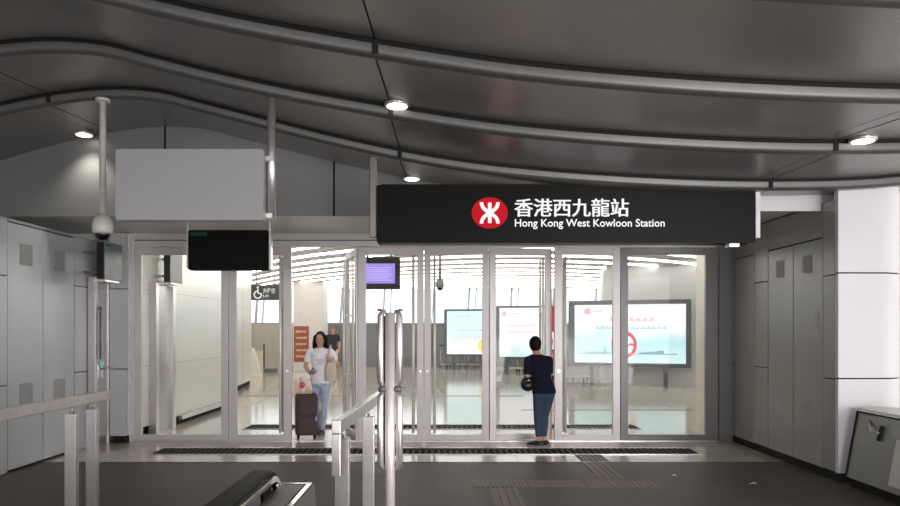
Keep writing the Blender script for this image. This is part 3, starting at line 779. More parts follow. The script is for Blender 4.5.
for i, (px_, Y_) in enumerate(spots):
    lab = 'silver luggage trolley under and behind the lit posters, %s from the left' % ordn[i]
    loc = (PX(px_, Y_), Y_, 0); rz = math.radians([4, -4, 3, 5, -4, 4, 3, -3, 5, -4, 4][i])
    if i == 0: t0.location = loc; t0.rotation_euler = (0, 0, rz); t0['label'] = lab; t0['group'] = 'luggage trolleys below the posters'
    else: dup(t0, loc, rz, lab)
# left of hall: stanchion and white folded board
t = thing('stanchion', 'dark thin stanchion post on flat base at left of hall', 'stanchion', (PX(264, 27), 27, 0))
b = new_bm(); tube(b, [(0,0,0.03), (0,0,1.15)], 0.03); obj('pole', b, M_BLACK, t)
b = new_bm(); tube(b, [(0,0,0), (0,0,0.02), (0,0,0.05)], [0.22, 0.22, 0.1], 20); box(b, -0.1, 0.5, -0.2, 0.2, 0, 0.16); obj('base', b, M_SHADED_DARK, t)
t = thing('folding_board', 'white folding board leaning on the floor at far left of hall', 'board', (PX(255, 25), 25, 0))
b = new_bm(); prism(b, [(-0.22, 0), (0.24, 0), (0.1, 0.55), (-0.05, 1.0), (-0.2, 1.05)], -0.1, 0.1); obj('front_sheet', b, mat('board_white', (232, 226, 214), 0.5), t)
b = new_bm(); box(b, -0.22, 0.26, 0.1, 0.16, 0, 0.9); obj('back_sheet', b, M_CREAM, t)

# ---------------------------------------------------------------- hanging signs in front
SY = 7.4
sx0, sx1, sz0, sz1 = PX(376.5, SY), PX(755, SY), PZ(243, SY), PZ(185, SY)
t = thing('station_sign', 'long black hanging station sign with white writing and red roundel', 'sign', (0, 0, 0))
b = new_bm(); prism(b, rrect(sx0, sx1, sz0, sz1, 0.025), SY, SY+0.22)
obj('panel', b, mat('sign_black', (9, 9, 10), 0.4, 0, 0.1, 1.2, spec=0.12), t)
b = new_bm(); disc(b, PX(489.7, SY), PZ(213, SY), 18.0/F*SY, 15.6/F*SY, SY-0.004, 56); lg = obj('roundel', b, M_RED, t)
ex, ez = PX(489.7, SY), PZ(213, SY); u = SY/F
b = new_bm(); w_ = 3.6*u
ribbon(b, [(ex + 8.2*u*math.cos(a), ez + (10.6 + 8.9*math.sin(a))*u) for a in [math.radians(180 + 180*i/24) for i in range(25)]], w_, SY-0.007)
ribbon(b, [(ex + 8.2*u*math.cos(a), ez - (10.6 + 8.9*math.sin(a))*u) for a in [math.radians(180 + 180*i/24) for i in range(25)]], w_, SY-0.008)
ribbon(b, [(ex, ez-10.2*u), (ex, ez+10.2*u)], w_, SY-0.009); ribbon(b, [(ex-4.2*u, ez), (ex+4.2*u, ez)], 3.4*u, SY-0.010)
obj('roundel_emblem', b, M_WRITE, t)
text_mesh('香港西九龍站', PX(514.3, SY), PX(628.8, SY), PZ(216.8, SY), PZ(198.6, SY), SY-0.005, 0.004, 0.02, name='chinese_lettering', parent=t)
text_mesh('Hong Kong West Kowloon Station', PX(514.8, SY), PX(664.6, SY), PZ(229.2, SY), PZ(219.0, SY), SY-0.005, 0.014, 0.0, name='english_lettering', parent=t)
b = new_bm(); xp = PX(374, SY); box(b, xp-0.055, xp+0.028, SY+0.04, SY+0.12, PZ(237, SY), G(xp)-0.03); obj('hanger_post', b, mat('hanger_metal', (128, 122, 118), 0.35, 0.7), t, 0.01)
b = new_bm(); box(b, sx1, sx1+0.05, SY-0.02, SY+0.12, PZ(238, SY), G(sx1)-0.03); obj('end_plate', b, mat('end_plate_white', (206, 202, 204), 0.4), t, 0.004)
b = new_bm(); box(b, PX(731, SY), PX(741, SY), SY+0.04, SY+0.16, sz0-0.035, sz0); obj('lower_clip', b, M_STEEL, t)
b = new_bm(); box(b, sx0+0.05, sx1-0.05, SY+0.04, SY+0.16, sz1, sz1+0.02); obj('top_rail', b, M_BLACK, t)

BYs = 6.0
t = thing('blank_sign', 'blank pale grey hanging sign with rounded corners on a steel post', 'sign', (0, 0, 0))
bx0, bx1, bz0, bz1 = PX(115.5, BYs), PX(263.5, BYs), PZ(220, BYs), PZ(149, BYs)
b = new_bm(); prism(b, rrect(bx0, bx1, bz0, bz1, 0.025), BYs, BYs+0.12); obj('panel', b, mat('blank_sign_grey', (150, 147, 150), 0.4, 0, 0.02, 1), t)
xp = PX(268.5, BYs); b = new_bm(); tube(b, [(xp, BYs+0.1, PZ(216, BYs)), (xp, BYs+0.1, G(xp)-0.06)], 0.038, 16); obj('hanger_post', b, M_STEEL, t)
for q0 in (bz0+0.03, bz1-0.09):
    b = new_bm(); box(b, bx1-0.02, xp+0.02, BYs+0.05, BYs+0.14, q0, q0+0.04); obj('bracket', b, M_STEEL, t)

DYs = 8.9
t = thing('hanging_display', 'black switched-off hanging display under the blank sign', 'display', (0, 0, 0))
x0_, x1_, z0_, z1_ = PX(188, DYs), PX(268.5, DYs), PZ(270, DYs), PZ(230, DYs)
b = new_bm(); prism(b, rrect(x0_, x1_, z0_, z1_, 0.03), DYs, DYs+0.14); obj('casing', b, mat('display_black', (4, 4, 5), 0.6, spec=0.15), t)
for q0, q1, qz in ((x0_-0.025, x0_, z0_+0.03), (x1_, x1_+0.025, z0_+0.01)):
    b = new_bm(); box(b, q0, q1, DYs+0.02, DYs+0.12, qz, zb); obj('side_bracket', b, M_STEEL, t)
b = new_bm(); box(b, PX(190, DYs), PX(207, DYs), DYs-0.003, DYs, PZ(236, DYs), PZ(232, DYs)); obj('status_light', b, emit('dim_green_bar', (16, 66, 52), 0.3), t)

# downlights
def downlight(label, x, y, z, drop, power):
    t = thing('downlight', label, 'downlight', (x, y, z), group='downlights in the wavy ceiling')
    b = new_bm(); tube(b, [(0,0,0), (0,0,drop)], [0.112, 0.108], 28); obj('trim_ring', b, M_STEEL, t)
    b = new_bm(); tube(b, [(0,0,-0.006), (0,0,-0.001)], [0.084, 0.09], 28); obj('lamp_disc', b, emit('lamp_white', (255, 250, 240), 5.0), t)
    ld = bpy.data.lights.new('downlight_beam', 'SPOT'); ld.energy = power; ld.spot_size = math.radians(105); ld.spot_blend = 0.8; ld.shadow_soft_size = 0.08; ld.color = (1, 0.95, 0.84)
    lo = bpy.data.objects.new('downlight_beam', ld); COL.objects.link(lo); lo.parent = t; lo.location = (0, 0, -0.03)
for px_, Y_, lab, pw in ((397, 5.93, 'round lit downlight on the ceiling joint above the station sign', 26), (863, 5.93, 'round lit downlight at the far right end of the ceiling', 26),
                         (84, 8.42, 'round lit downlight shining on the bulkhead by the camera pole', 60), (412, 8.42, 'small lit downlight just above the station sign top edge', 20)):
    x = PX(px_, Y_); downlight(lab, x, Y_, panel_z(x, Y_)-0.028, 0.035, pw)

# ---------------------------------------------------------------- railings, gate post, escalator
def railing(label, x_near, y_near, x_far, y_far, z, posts, drop):
    t = thing('railing', label, 'railing', (0, 0, 0))
    b = new_bm()
    d = Vector((x_far-x_near, y_far-y_near, 0)); n_ = Vector((-d.y, d.x, 0)).normalized()*0.03
    def slab(p, q, z0, z1):
        v = [b.verts.new(c) for c in ((p.x-n_.x, p.y-n_.y, z0), (p.x+n_.x, p.y+n_.y, z0), (q.x+n_.x, q.y+n_.y, z0), (q.x-n_.x, q.y-n_.y, z0),
                                      (p.x-n_.x, p.y-n_.y, z1), (p.x+n_.x, p.y+n_.y, z1), (q.x+n_.x, q.y+n_.y, z1), (q.x-n_.x, q.y-n_.y, z1))]
        for f in ((3,2,1,0),(4,5,6,7),(0,1,5,4),(1,2,6,5),(2,3,7,6),(3,0,4,7)): b.faces.new([v[i] for i in f])
    p, q = Vector((x_near, y_near, 0)), Vector((x_far, y_far, 0))
    slab(p, q, z-0.09, z)
    if drop: slab(p, p + d.normalized()*0.06, z-drop, z-0.09)
    obj('handrail', b, M_STEEL, t, 0.006)
    for f in posts:
        c = p + d*f
        b = new_bm(); box(b, c.x-0.05, c.x+0.05, c.y-0.03, c.y+0.03, 0, z-0.15); obj('post', b, M_STEEL, t, 0.005)
        b = new_bm(); tube(b, [(c.x, c.y, z-0.15), (c.x, c.y, z-0.09)], 0.012, 8); obj('pin', b, M_STEEL, t)
    return t
railing('steel railing in front of the left wall with two square posts', -3.32, 3.6, -3.30, 6.68, 1.07, [(6.02-3.6)/3.08, (6.37-3.6)/3.08], 0)
railing('steel railing with a dropped end in front of the open door', -0.71, 4.43, -0.62, 6.68, 1.07, [0.10, 0.62], 0.37)

GYp = 4.2
gx = PX(390, GYp)
t = thing('gate_post', 'upright steel gate post with long curved pull bars on both sides', 'gate post', (gx, GYp, 0))
b = new_bm(); tube(b, [(0,0,0), (0,0,PZ(312.5, GYp))], 0.031, 20); obj('pole', b, mat('pale_steel', (222, 212, 210), 0.35, 0.4, 0.04, 16), t)
def pull(sx, zt, zbm):
    b = new_bm(); r = 0.021; xo = sx*0.058
    pts = [(sx*0.03, 0.02, zt-0.004), (xo-sx*0.012, 0.012, zt-0.003), (xo, 0, zt-0.03), (xo, 0, zbm+0.03), (xo-sx*0.012, 0.012, zbm+0.003), (sx*0.03, 0.02, zbm+0.004)]
    tube(b, pts, [0.012, 0.017, r, r, 0.017, 0.012], 14); obj('pull_bar', b, M_STEEL, t)
for sx in (-1, 1):
    pull(sx, PZ(311, GYp), PZ(386, GYp)); pull(sx, PZ(392, GYp), PZ(469, GYp))
b = new_bm(); box(b, -0.056, -0.034, 0.03, 0.05, PZ(468, GYp), PZ(316, GYp)); box(b, 0.034, 0.056, 0.03, 0.05, PZ(468, GYp), PZ(316, GYp)); obj('gasket', b, M_BLACK, t)
for sx in (-1, 1):
    b = new_bm(); tube(b, [(sx*0.045, 0, PZ(312, GYp)), (sx*0.06, 0, PZ(309.5, GYp)), (sx*0.078, 0.0, PZ(310.5, GYp))], 0.008, 8); obj('cap_hook', b, M_SHADED_DARK, t)
    b = new_bm(); tube(b, [(sx*0.02, 0, PZ(389, GYp)), (sx*0.07, 0, PZ(389, GYp))], 0.02, 10); obj('hinge', b, M_SHADED_DARK, t)
b = new_bm(); tube(b, [(0,0,0), (0,0,0.015)], 0.09, 24); obj('base_plate', b, M_STEEL, t)

t = thing('escalator_balustrade', 'escalator end with black handrail and steel deck at the bottom edge', 'escalator', (0, 0, 0))
hx, hz, yend = -1.0, 0.86, 3.90
def rail_path(off):
    pts = [(hx, 1.6, hz+off), (hx, yend-0.22, hz+off)]
    for k in range(1, 17):
        a = PI*k/16; R = 0.22 + off
        pts.append((hx, yend-0.22 + R*math.sin(a), hz-0.22 + R*math.cos(a)))
    pts.append((hx, 1.6, hz-0.44-off)); return pts
def ribbon3(bm, path, hw, th, xc=0.0):
    prev = None
    for i, p in enumerate(path):
        a = Vector(path[max(0,i-1)]); c = Vector(path[min(len(path)-1,i+1)]); d_ = (c-a).normalized(); nrm = Vector((1,0,0)).cross(d_)
        P_ = Vector(p) + Vector((xc,0,0))
        prof = [(-hw, 0), (-hw, th*0.6), (-hw*0.75, th), (hw*0.75, th), (hw, th*0.6), (hw, 0)]
        cur = [bm.verts.new(P_ + Vector((u_,0,0)) + nrm*v_) for u_, v_ in prof]
        if prev:
            for k in range(len(prof)): bm.faces.new((prev[k], prev[(k+1)%len(prof)], cur[(k+1)%len(prof)], cur[k]))
        else: bm.faces.new(cur)
        prev = cur
    bm.faces.new(prev[::-1])
b = new_bm(); ribbon3(b, rail_path(0.0), 0.056, 0.035); hr = obj('handrail_belt', b, M_RUBBER, t)
b = new_bm(); ribbon3(b, rail_path(-0.03), 0.03, 0.028); ribbon3(b, rail_path(-0.03), 0.010, 0.03, 0.068); obj('guide_track', b, M_CHROME, t)
b = new_bm()
prof = [(1.6, 0.0), (yend+0.02, 0.0)] + [(yend-0.02+0.06*math.cos(a)*1.0, 0.40+0.37*math.sin(a)) for a in [0.15*PI*k for k in range(0, 4)]] + [(yend-0.08, 0.79), (1.6, 0.79)]
va = [b.verts.new((hx+0.085, y_, z_)) for y_, z_ in prof]; vb = [b.verts.new((hx+0.255, y_, z_)) for y_, z_ in prof]
b.faces.new(va); b.faces.new(vb[::-1])
for i in range(len(prof)):
    j = (i+1) % len(prof); b.faces.new((va[i], vb[i], vb[j], va[j]))
obj('deck_body', b, mat('deck_steel', (150, 146, 140), 0.3, 0.7), t)
b = new_bm(); box(b, hx+0.095, hx+0.22, 1.6, yend-0.12, 0.79, 0.797); obj('deck_panel', b, mat('deck_dark', (84, 80, 74), 0.4, 0.5), t)
b = new_bm(); box(b, hx+0.232, hx+0.257, 1.6, yend-0.08, 0.785, 0.80); box(b, hx+0.09, hx+0.257, yend-0.11, yend-0.09, 0.785, 0.80); obj('deck_trim', b, M_CHROME, t)
b = new_bm(); box(b, hx-0.03, hx+0.03, 1.6, yend-0.26, 0.0, hz-0.40); obj('skirt', b, M_STEEL, t)

# litter on the floor
def scrap(label, x, y, s):
    b = new_bm(); pts = [(-s, -0.3*s, 0.001), (-0.2*s, -0.5*s, 0.012), (s, -0.1*s, 0.002), (0.5*s, 0.5*s, 0.014), (-0.6*s, 0.4*s, 0.002)]
    v = [b.verts.new(Vector(p) + Vector((x, y, 0))) for p in pts]; c = b.verts.new((x, y, 0.02))
    for i in range(5): b.faces.new((v[i], v[(i+1)%5], c))
    b.faces.new(v[::-1])
    tag(obj('paper_scrap', b, mat('scrap_white', (214, 210, 204), 0.6)), label, 'litter')
Yq = F*EYE/(484-CY); scrap('white torn paper scrap on dark floor, farther from the wall', PX(753, Yq), Yq, 0.05)
Yq = F*EYE/(476-CY); scrap('thin pale paper scrap on dark floor near the tactile paving', PX(674, Yq), Yq, 0.035)

# ---------------------------------------------------------------- people
def blob(name, build, m, parent, voxel=0.008, smooth=4):
    bm = new_bm(); build(bm)
    bmesh.ops.recalc_face_normals(bm, faces=bm.faces)
    me = bpy.data.meshes.new('b'); bm.to_mesh(me); bm.free()
    o = bpy.data.objects.new('b', me); COL.objects.link(o)
    r = o.modifiers.new('r', 'REMESH'); r.mode = 'VOXEL'; r.voxel_size = voxel
    s = o.modifiers.new('s', 'SMOOTH'); s.factor = 0.5; s.iterations = smooth
    dg = bpy.context.evaluated_depsgraph_get(); dg.update()
    ev = bpy.data.meshes.new_from_object(o.evaluated_get(dg))
    bpy.data.objects.remove(o); bpy.data.meshes.remove(me)
    ev.name = name; ev.materials.clear(); ev.materials.append(m)
    for p in ev.polygons: p.use_smooth = True
    ob = bpy.data.objects.new(name, ev); COL.objects.link(ob); ob.parent = parent
    return ob
def limb(bm, pts, rs, seg=14):
    for i in range(len(pts)-1):
        p, q = Vector(pts[i]), Vector(pts[i+1])
        tube(bm, [p, q], [rs[i], rs[i+1]], seg)
    for p, r in zip(pts, rs): ellipsoid(bm, p, (r, r, r), 12, 8)
def lerp(a, b, t): return tuple(a[i] + (b[i]-a[i])*t for i in range(3))
def hand(bm, wrist, direction, palm_n, curl=0.5, thumb_side=1):
    """palm, four bent fingers of unequal length and a thumb off the palm's side"""
    d_ = Vector(direction).normalized(); n_ = Vector(palm_n); n_ = (n_ - d_*n_.dot(d_)).normalized(); s_ = d_.cross(n_).normalized()
    w = Vector(wrist)
    R = Matrix((s_, d_, n_)).transposed()
    ellipsoid(bm, w + d_*0.05, (0.038, 0.052, 0.016), 12, 8, R)
    for i, (off, L) in enumerate(((-0.027, 0.062), (-0.009, 0.074), (0.009, 0.068), (0.027, 0.052))):
        p0 = w + d_*0.085 + s_*off; a = curl*(0.9+0.1*i)
        p1 = p0 + (d_*math.cos(a) + n_*math.sin(a))*L*0.5
        p2 = p1 + (d_*math.cos(2.0*a) + n_*math.sin(2.0*a))*L*0.3
        p3 = p2 + (d_*math.cos(2.8*a) + n_*math.sin(2.8*a))*L*0.25
        limb(bm, [p0, p1, p2, p3], [0.0095, 0.009, 0.0085, 0.0075], 8)
    p0 = w + d_*0.03 + s_*0.03*thumb_side; p1 = p0 + (d_*0.6 + s_*0.7*thumb_side + n_*0.3).normalized()*0.035; p2 = p1 + (d_*0.9 + n_*0.4).normalized()*0.03
    limb(bm, [p0, p1, p2], [0.012, 0.010, 0.008], 8)
SKIN = mat('skin', (196, 150, 126), 0.5, 0, 0.05, 20)
HAIR = mat('black_hair', (10, 9, 9), 0.6, 0, 0.2, 60, 0.2, spec=0.2)
EYES = mat('eye_dark', (26, 18, 16), 0.2); LIPS = mat('lips', (166, 86, 82), 0.5)
def person(label, loc, rz, J, H, skin, top, bottom, shoes, hair, hair_len, sleeve, trouser_end, voxel=0.009, extra=None, build=1.0, topname='t_shirt', botname='jeans'):
    """J: joints in a frame facing -Y, feet at z=0"""
    t = thing('person', label, 'person', loc, rz)
    nk, hd, pv, ch = Vector(J['neck']), Vector(J['head']), Vector(J['pelvis']), Vector(J['chest'])
    B = build
    def torso(bm, g, hem=None):
        wst = (pv + ch)/2 + Vector((0,0,-0.03))
        low = [(pv.x, pv.y, pv.z-0.11, 0.125*B+g, 0.085*B+g)] if hem is None else [(pv.x, pv.y, pv.z-hem, 0.166*B+g, 0.118*B+g)]
        loft(bm, low + [(pv.x, pv.y, pv.z-0.02, 0.163*B+g, 0.112*B+g), (pv.x*.8+ch.x*.2, pv.y, pv.z+0.07, 0.15*B+g, 0.10*B+g),
                  (wst.x, wst.y, wst.z+0.02, 0.128*B+g, 0.088*B+g), (ch.x, ch.y, ch.z, 0.15*B+g, 0.105*B+g), (ch.x, ch.y, ch.z+0.09, 0.155*B+g, 0.10*B+g),
                  (nk.x, nk.y, nk.z-0.06, 0.125*B+g, 0.075*B+g), (nk.x, nk.y, nk.z-0.02, 0.07*B+g, 0.058*B+g)], 22)
    def body(bm):
        torso(bm, 0)
        limb(bm, [(nk.x, nk.y, nk.z-0.04), tuple(hd + Vector((0, 0.01, -0.05)))], [0.052, 0.047])
        ellipsoid(bm, hd, (0.073, 0.092, 0.108)); ellipsoid(bm, hd + Vector((0, -0.022, -0.05)), (0.054, 0.062, 0.066))
        limb(bm, [tuple(hd + Vector((0, -0.086, 0.012))), tuple(hd + Vector((0, -0.104, -0.022)))], [0.009, 0.013], 8)
        for s in (-1, 1):
            ellipsoid(bm, hd + Vector((s*0.074, 0.008, -0.01)), (0.012, 0.018, 0.03), 10, 8)
            ellipsoid(bm, hd + Vector((s*0.03, -0.078, 0.022)), (0.022, 0.014, 0.008), 8, 6)
        for k in ('L', 'R'):
            sh, el, wr = J['sh'+k], J['el'+k], J['wr'+k]
            limb(bm, [sh, lerp(sh, el, .5), el, lerp(el, wr, .4), wr], [0.052*B, 0.044*B, 0.037*B, 0.036*B, 0.026*B])
            dr = Vector(wr) - Vector(el)
            hand(bm, wr, J.get('hd'+k, dr), J.get('pn'+k, (0, -1, 0)), J.get('cu'+k, 0.5), 1 if k == 'L' else -1)
            hp, kn, an = J['hp'+k], J['kn'+k], J['an'+k]
            limb(bm, [hp, lerp(hp, kn, .5), kn, lerp(kn, an, .35), an], [0.085*B, 0.068*B, 0.05*B, 0.05*B, 0.034*B])
            limb(bm, [an, (an[0], an[1]-0.04, 0.035), (an[0]+J.get('toe'+k, 0), an[1]-0.15, 0.028)], [0.034, 0.034, 0.026])
    obj_b = blob('body', body, skin, t, voxel, 4)
    def shirt(bm):
        torso(bm, 0.016, 0.06)
        for k in ('L', 'R'):
            sh, el, wr = J['sh'+k], J['el'+k], J['wr'+k]
            pts = [lerp(tuple(nk + Vector((0,0,-0.06))), sh, .55), sh, lerp(sh, el, min(1, sleeve))]; rr = [0.052*B, 0.06*B, 0.06*B]
            limb(bm, pts, rr)
            if sleeve > 1: limb(bm, [el, lerp(el, wr, sleeve-1)], [0.054*B, 0.046*B])
    blob(topname, shirt, top, t, voxel, 6)
    def pants(bm):
        loft(bm, [(pv.x, pv.y, pv.z-0.12, 0.13*B, 0.095*B), (pv.x, pv.y, pv.z-0.02, 0.172*B, 0.122*B), (pv.x*.8+ch.x*.2, pv.y, pv.z+0.08, 0.158*B, 0.108*B)], 20)
        for k in ('L', 'R'):
            hp, kn, an = J['hp'+k], J['kn'+k], J['an'+k]
            e = trouser_end
            if e <= 1: limb(bm, [hp, lerp(hp, kn, .5*e), lerp(hp, kn, e)], [0.1*B, 0.086*B, 0.078*B])
            else: limb(bm, [hp, lerp(hp, kn, .5), kn, lerp(kn, an, (e-1)*.4), lerp(kn, an, e-1)], [0.098*B, 0.082*B, 0.062*B, 0.06*B, 0.047*B])
    blob(botname, pants, bottom, t, voxel, 5)
    for k in ('L', 'R'):
        an = J['an'+k]; tx = J.get('toe'+k, 0)
        def shoe(bm):
            loft(bm, [(an[0]+tx*.4, an[1]-0.06, 0.012, 0.043, 0.128), (an[0]+tx*.4, an[1]-0.06, 0.03, 0.044, 0.13), (an[0]+tx*.3, an[1]-0.045, 0.06, 0.038, 0.105), (an[0], an[1]+0.0, 0.085, 0.038, 0.052)], 18)
        so = blob('shoe', shoe, shoes, t, 0.006, 3)
        fr_ = J.get('rot'+k, 0.0)
        if fr_:
            for v in so.data.vertices: v.co = Matrix.Rotation(fr_, 3, 'Z') @ (v.co - Vector((an[0], an[1], 0))) + Vector((an[0], an[1], 0))
        b = new_bm(); loft(b, [(an[0]+tx*.4, an[1]-0.06, 0.0, 0.044, 0.13), (an[0]+tx*.4, an[1]-0.06, 0.018, 0.047, 0.134)], 20)
        for v in b.verts: v.co = Matrix.Rotation(fr_, 3, 'Z') @ (v.co - Vector((an[0], an[1], 0))) + Vector((an[0], an[1], 0))
        obj('sole', b, mat('shoe_sole', (150, 146, 142), 0.6), so)
    def hairb(bm):
        ellipsoid(bm, hd + Vector((0, 0.03, 0.026)), (0.086, 0.09, 0.1))
        if hair_len > 0.1:
            for i in range(9):
                a = math.radians(-12 + 204*i/8); r = 0.078
                px_, py_ = hd.x + r*math.cos(a), hd.y + 0.032 + r*math.sin(a)*0.85
                limb(bm, [(px_, py_, hd.z+0.03), (hd.x + (px_-hd.x)*1.22, hd.y+(py_-hd.y)*1.15, hd.z-0.08), (hd.x + (px_-hd.x)*1.3, hd.y+(py_-hd.y)*1.1, hd.z-hair_len)], [0.036, 0.036, 0.02], 8)
            for s in (-1, 1): limb(bm, [tuple(hd + Vector((0.0, -0.05, 0.095))), tuple(hd + Vector((s*0.07, -0.045, 0.035))), tuple(hd + Vector((s*0.09, -0.01, -0.07)))], [0.016, 0.018, 0.022], 8)
        else:
            ellipsoid(bm, hd + Vector((0, 0.05, -0.02)), (0.082, 0.06, 0.075)); ellipsoid(bm, hd + Vector((0, 0.03, 0.025)), (0.09, 0.095, 0.09)); ellipsoid(bm, hd + Vector((0, -0.04, 0.08)), (0.06, 0.05, 0.035))
    if hair is not None: blob('hair', hairb, hair, t, 0.007, 3)
    for s in (-1, 1):
        b = new_bm(); ellipsoid(b, hd + Vector((s*0.03, -0.0835, 0.006)), (0.014, 0.007, 0.007), 10, 6); obj('eye', b, EYES, t)
    b = new_bm(); ellipsoid(b, hd + Vector((0, -0.083, -0.055)), (0.022, 0.008, 0.008), 10, 6); obj('mouth', b, LIPS, t)
    if extra: extra(t)
    return t
# woman walking in with a suitcase
wx, wy = PX(320, 10.72), 10.75
JW = dict(head=(0.0, -0.02, 1.525), neck=(0, 0, 1.405), chest=(0, 0, 1.2), pelvis=(0.005, 0, 0.88),
          shL=(0.165, 0, 1.32), elL=(0.27, 0.05, 1.11), wrL=(0.215, -0.13, 1.17), hdL=(-0.3, -0.5, 0.5), pnL=(-0.8, 0.1, 0.2), cuL=0.9,
          shR=(-0.165, 0, 1.32), elR=(-0.235, 0.0, 1.09), wrR=(-0.125, -0.19, 0.99), hdR=(0.55, -0.5, 0.15), pnR=(0.2, 0.3, 0.9), cuR=0.7,
          hpL=(0.085, 0, 0.85), knL=(0.07, -0.06, 0.47), anL=(0.02, 0.05, 0.085), toeL=0.01,
          hpR=(-0.085, 0, 0.85), knR=(-0.075, 0.02, 0.47), anR=(-0.06, 0.16, 0.085))
def w_extra(t):
    b = new_bm(); ys = -0.152
    for i, (xa_, xb_, z) in enumerate(((-0.05, 0.07, 1.2), (-0.02, 0.08, 1.165), (-0.04, 0.05, 1.13))):
        tube(b, [(xa_ + (xb_-xa_)*q/6, -0.118 - 0.002, z + 0.008*math.sin(q*2+i)) for q in range(7)], 0.006, 6)
    obj('shirt_print', b, mat('print_dark', (176, 174, 184), 0.7), t)
person('woman in white t-shirt and light jeans walking in through the open door', (wx, wy, 0), math.radians(0), JW, 1.64, SKIN,
       mat('white_cotton', (232, 228, 234), 0.8, 0, 0.03, 14, 0.1), mat('light_denim', (166, 177, 196), 0.8, 0, 0.15, 16, 0.1), mat('dark_shoe', (34, 30, 32), 0.5), HAIR, 0.2, 0.55, 1.9, extra=w_extra, build=0.93)
# phone
b = new_bm(); box(b, -0.036, 0.036, -0.005, 0.005, -0.072, 0.072)
o = obj('phone', b, mat('phone_dark', (60, 50, 70), 0.2), None, 0.006); o.location = (wx-0.065, wy-0.285, 1.03); o.rotation_euler = (math.radians(-50), math.radians(35), 0.2)
tag(o, 'dark phone in the hand of the woman in white', 'phone')
# tote bag
t = thing('tote_bag', 'cream cloth tote bag on the shoulder of the woman in white', 'bag', (wx+0.19, wy-0.13, 0.86))
b = new_bm(); loft(b, [(0,0,0,0.06,0.05), (0,0,0.02,0.085,0.06), (0,0,0.15,0.085,0.06), (0,0.0,0.28,0.07,0.04), (0,0,0.31,0.06,0.025)], 20, power=3); obj('sack', b, mat('tote_cream', (206, 192, 172), 0.85, 0, 0.1, 9), t)
b = new_bm(); tube(b, [(-0.05,-0.02,0.3), (-0.04,0.0,0.42), (-0.03,0.07,0.52), (-0.03,0.13,0.565), (-0.02,0.2,0.5), (0.02,0.1,0.38), (0.04,0.02,0.3)], 0.011, 8); obj('strap', b, mat('tote_strap', (190, 172, 150), 0.85), t)
# suitcase
sxm, sym = PX(305.5, 10.3), 10.36
M_CASE = mat('suitcase_brown', (70, 54, 54), 0.75, 0, 0.12, 30, 0.2)
t = thing('suitcase', 'dark brown soft wheeled suitcase pulled by the woman in white', 'suitcase', (sxm, sym, 0), math.radians(14))
b = new_bm(); prism(b, rrect(-0.165, 0.165, 0.07, 0.70, 0.05, 6), -0.12, 0.12); obj('shell', b, M_CASE, t, 0.03)
b = new_bm(); prism(b, rrect(-0.13, 0.13, 0.10, 0.36, 0.04, 6), -0.155, -0.118); obj('front_pocket', b, M_CASE, t, 0.02)
b = new_bm(); prism(b, rrect(-0.125, 0.125, 0.38, 0.64, 0.04, 6), -0.145, -0.118); obj('upper_pocket', b, M_CASE, t, 0.02)
for (qx, qy) in ((-0.12, -0.08), (0.12, -0.08), (-0.12, 0.09), (0.12, 0.09)):
    b = new_bm(); tube(b, [(qx-0.012, qy, 0.03), (qx+0.012, qy, 0.03)], 0.03, 14); box(b, qx-0.02, qx+0.02, qy-0.015, qy+0.015, 0.045, 0.08); obj('wheel', b, M_RUBBER, t)
b = new_bm(); tube(b, [(-0.08, 0.1, 0.68), (-0.08, 0.1, 0.93), (0.08, 0.1, 0.93), (0.08, 0.1, 0.68)], 0.009, 8); obj('pull_handle', b, M_STEEL, t)
b = new_bm(); box(b, 0.135, 0.145, -0.163, -0.15, 0.3, 0.36); obj('luggage_tag', b, mat('tag_white', (220, 216, 214), 0.6), t)
t = thing('shopping_bag', 'small pink and white shopping bag resting on the suitcase top', 'bag', (sxm-0.0, sym-0.04, 0.702), 0.24)
b = new_bm(); loft(b, [(0,0,0.0,0.09,0.06), (0,0,0.06,0.10,0.065), (0,0,0.14,0.08,0.05), (0.01,0,0.2,0.05,0.03)], 18, power=2.6); obj('sack', b, mat('bag_white', (222, 206, 200), 0.6, 0, 0.1, 12), t)
b = new_bm(); ellipsoid(b, (-0.05, -0.045, 0.13), (0.045, 0.03, 0.05)); obj('red_item', b, mat('bag_red', (206, 90, 92), 0.6), t)
b = new_bm(); ellipsoid(b, (0.03, -0.055, 0.05), (0.05, 0.025, 0.045)); obj('tan_item', b, mat('bag_tan', (200, 168, 120), 0.6), t)

# dark-clothed person at the door, back to the camera
dxp, dyp = PX(540.5, 9.72), 9.74
JD = dict(head=(0.07, -0.05, 1.455), neck=(0.05, -0.01, 1.335), chest=(0.01, 0, 1.14), pelvis=(-0.05, 0.02, 0.82),
          shL=(0.182, 0.01, 1.235), elL=(0.195, 0.09, 1.02), wrL=(0.165, -0.11, 0.975), hdL=(-0.1, -0.8, 0.1), pnL=(-0.5, 0, -0.6), cuL=0.8,
          shR=(-0.125, 0.0, 1.235), elR=(-0.15, -0.12, 1.03), wrR=(-0.05, -0.29, 1.10), hdR=(0.2, -0.9, 0.2), pnR=(0.9, 0, 0), cuR=0.8,
          hpL=(0.02, 0.02, 0.80), knL=(0.035, -0.02, 0.44), anL=(0.025, 0.03, 0.085), toeL=0.0, rotL=1.0,
          hpR=(-0.125, 0.02, 0.80), knR=(-0.07, -0.05, 0.44), anR=(-0.055, -0.02, 0.085), toeR=0.0, rotR=-0.5)
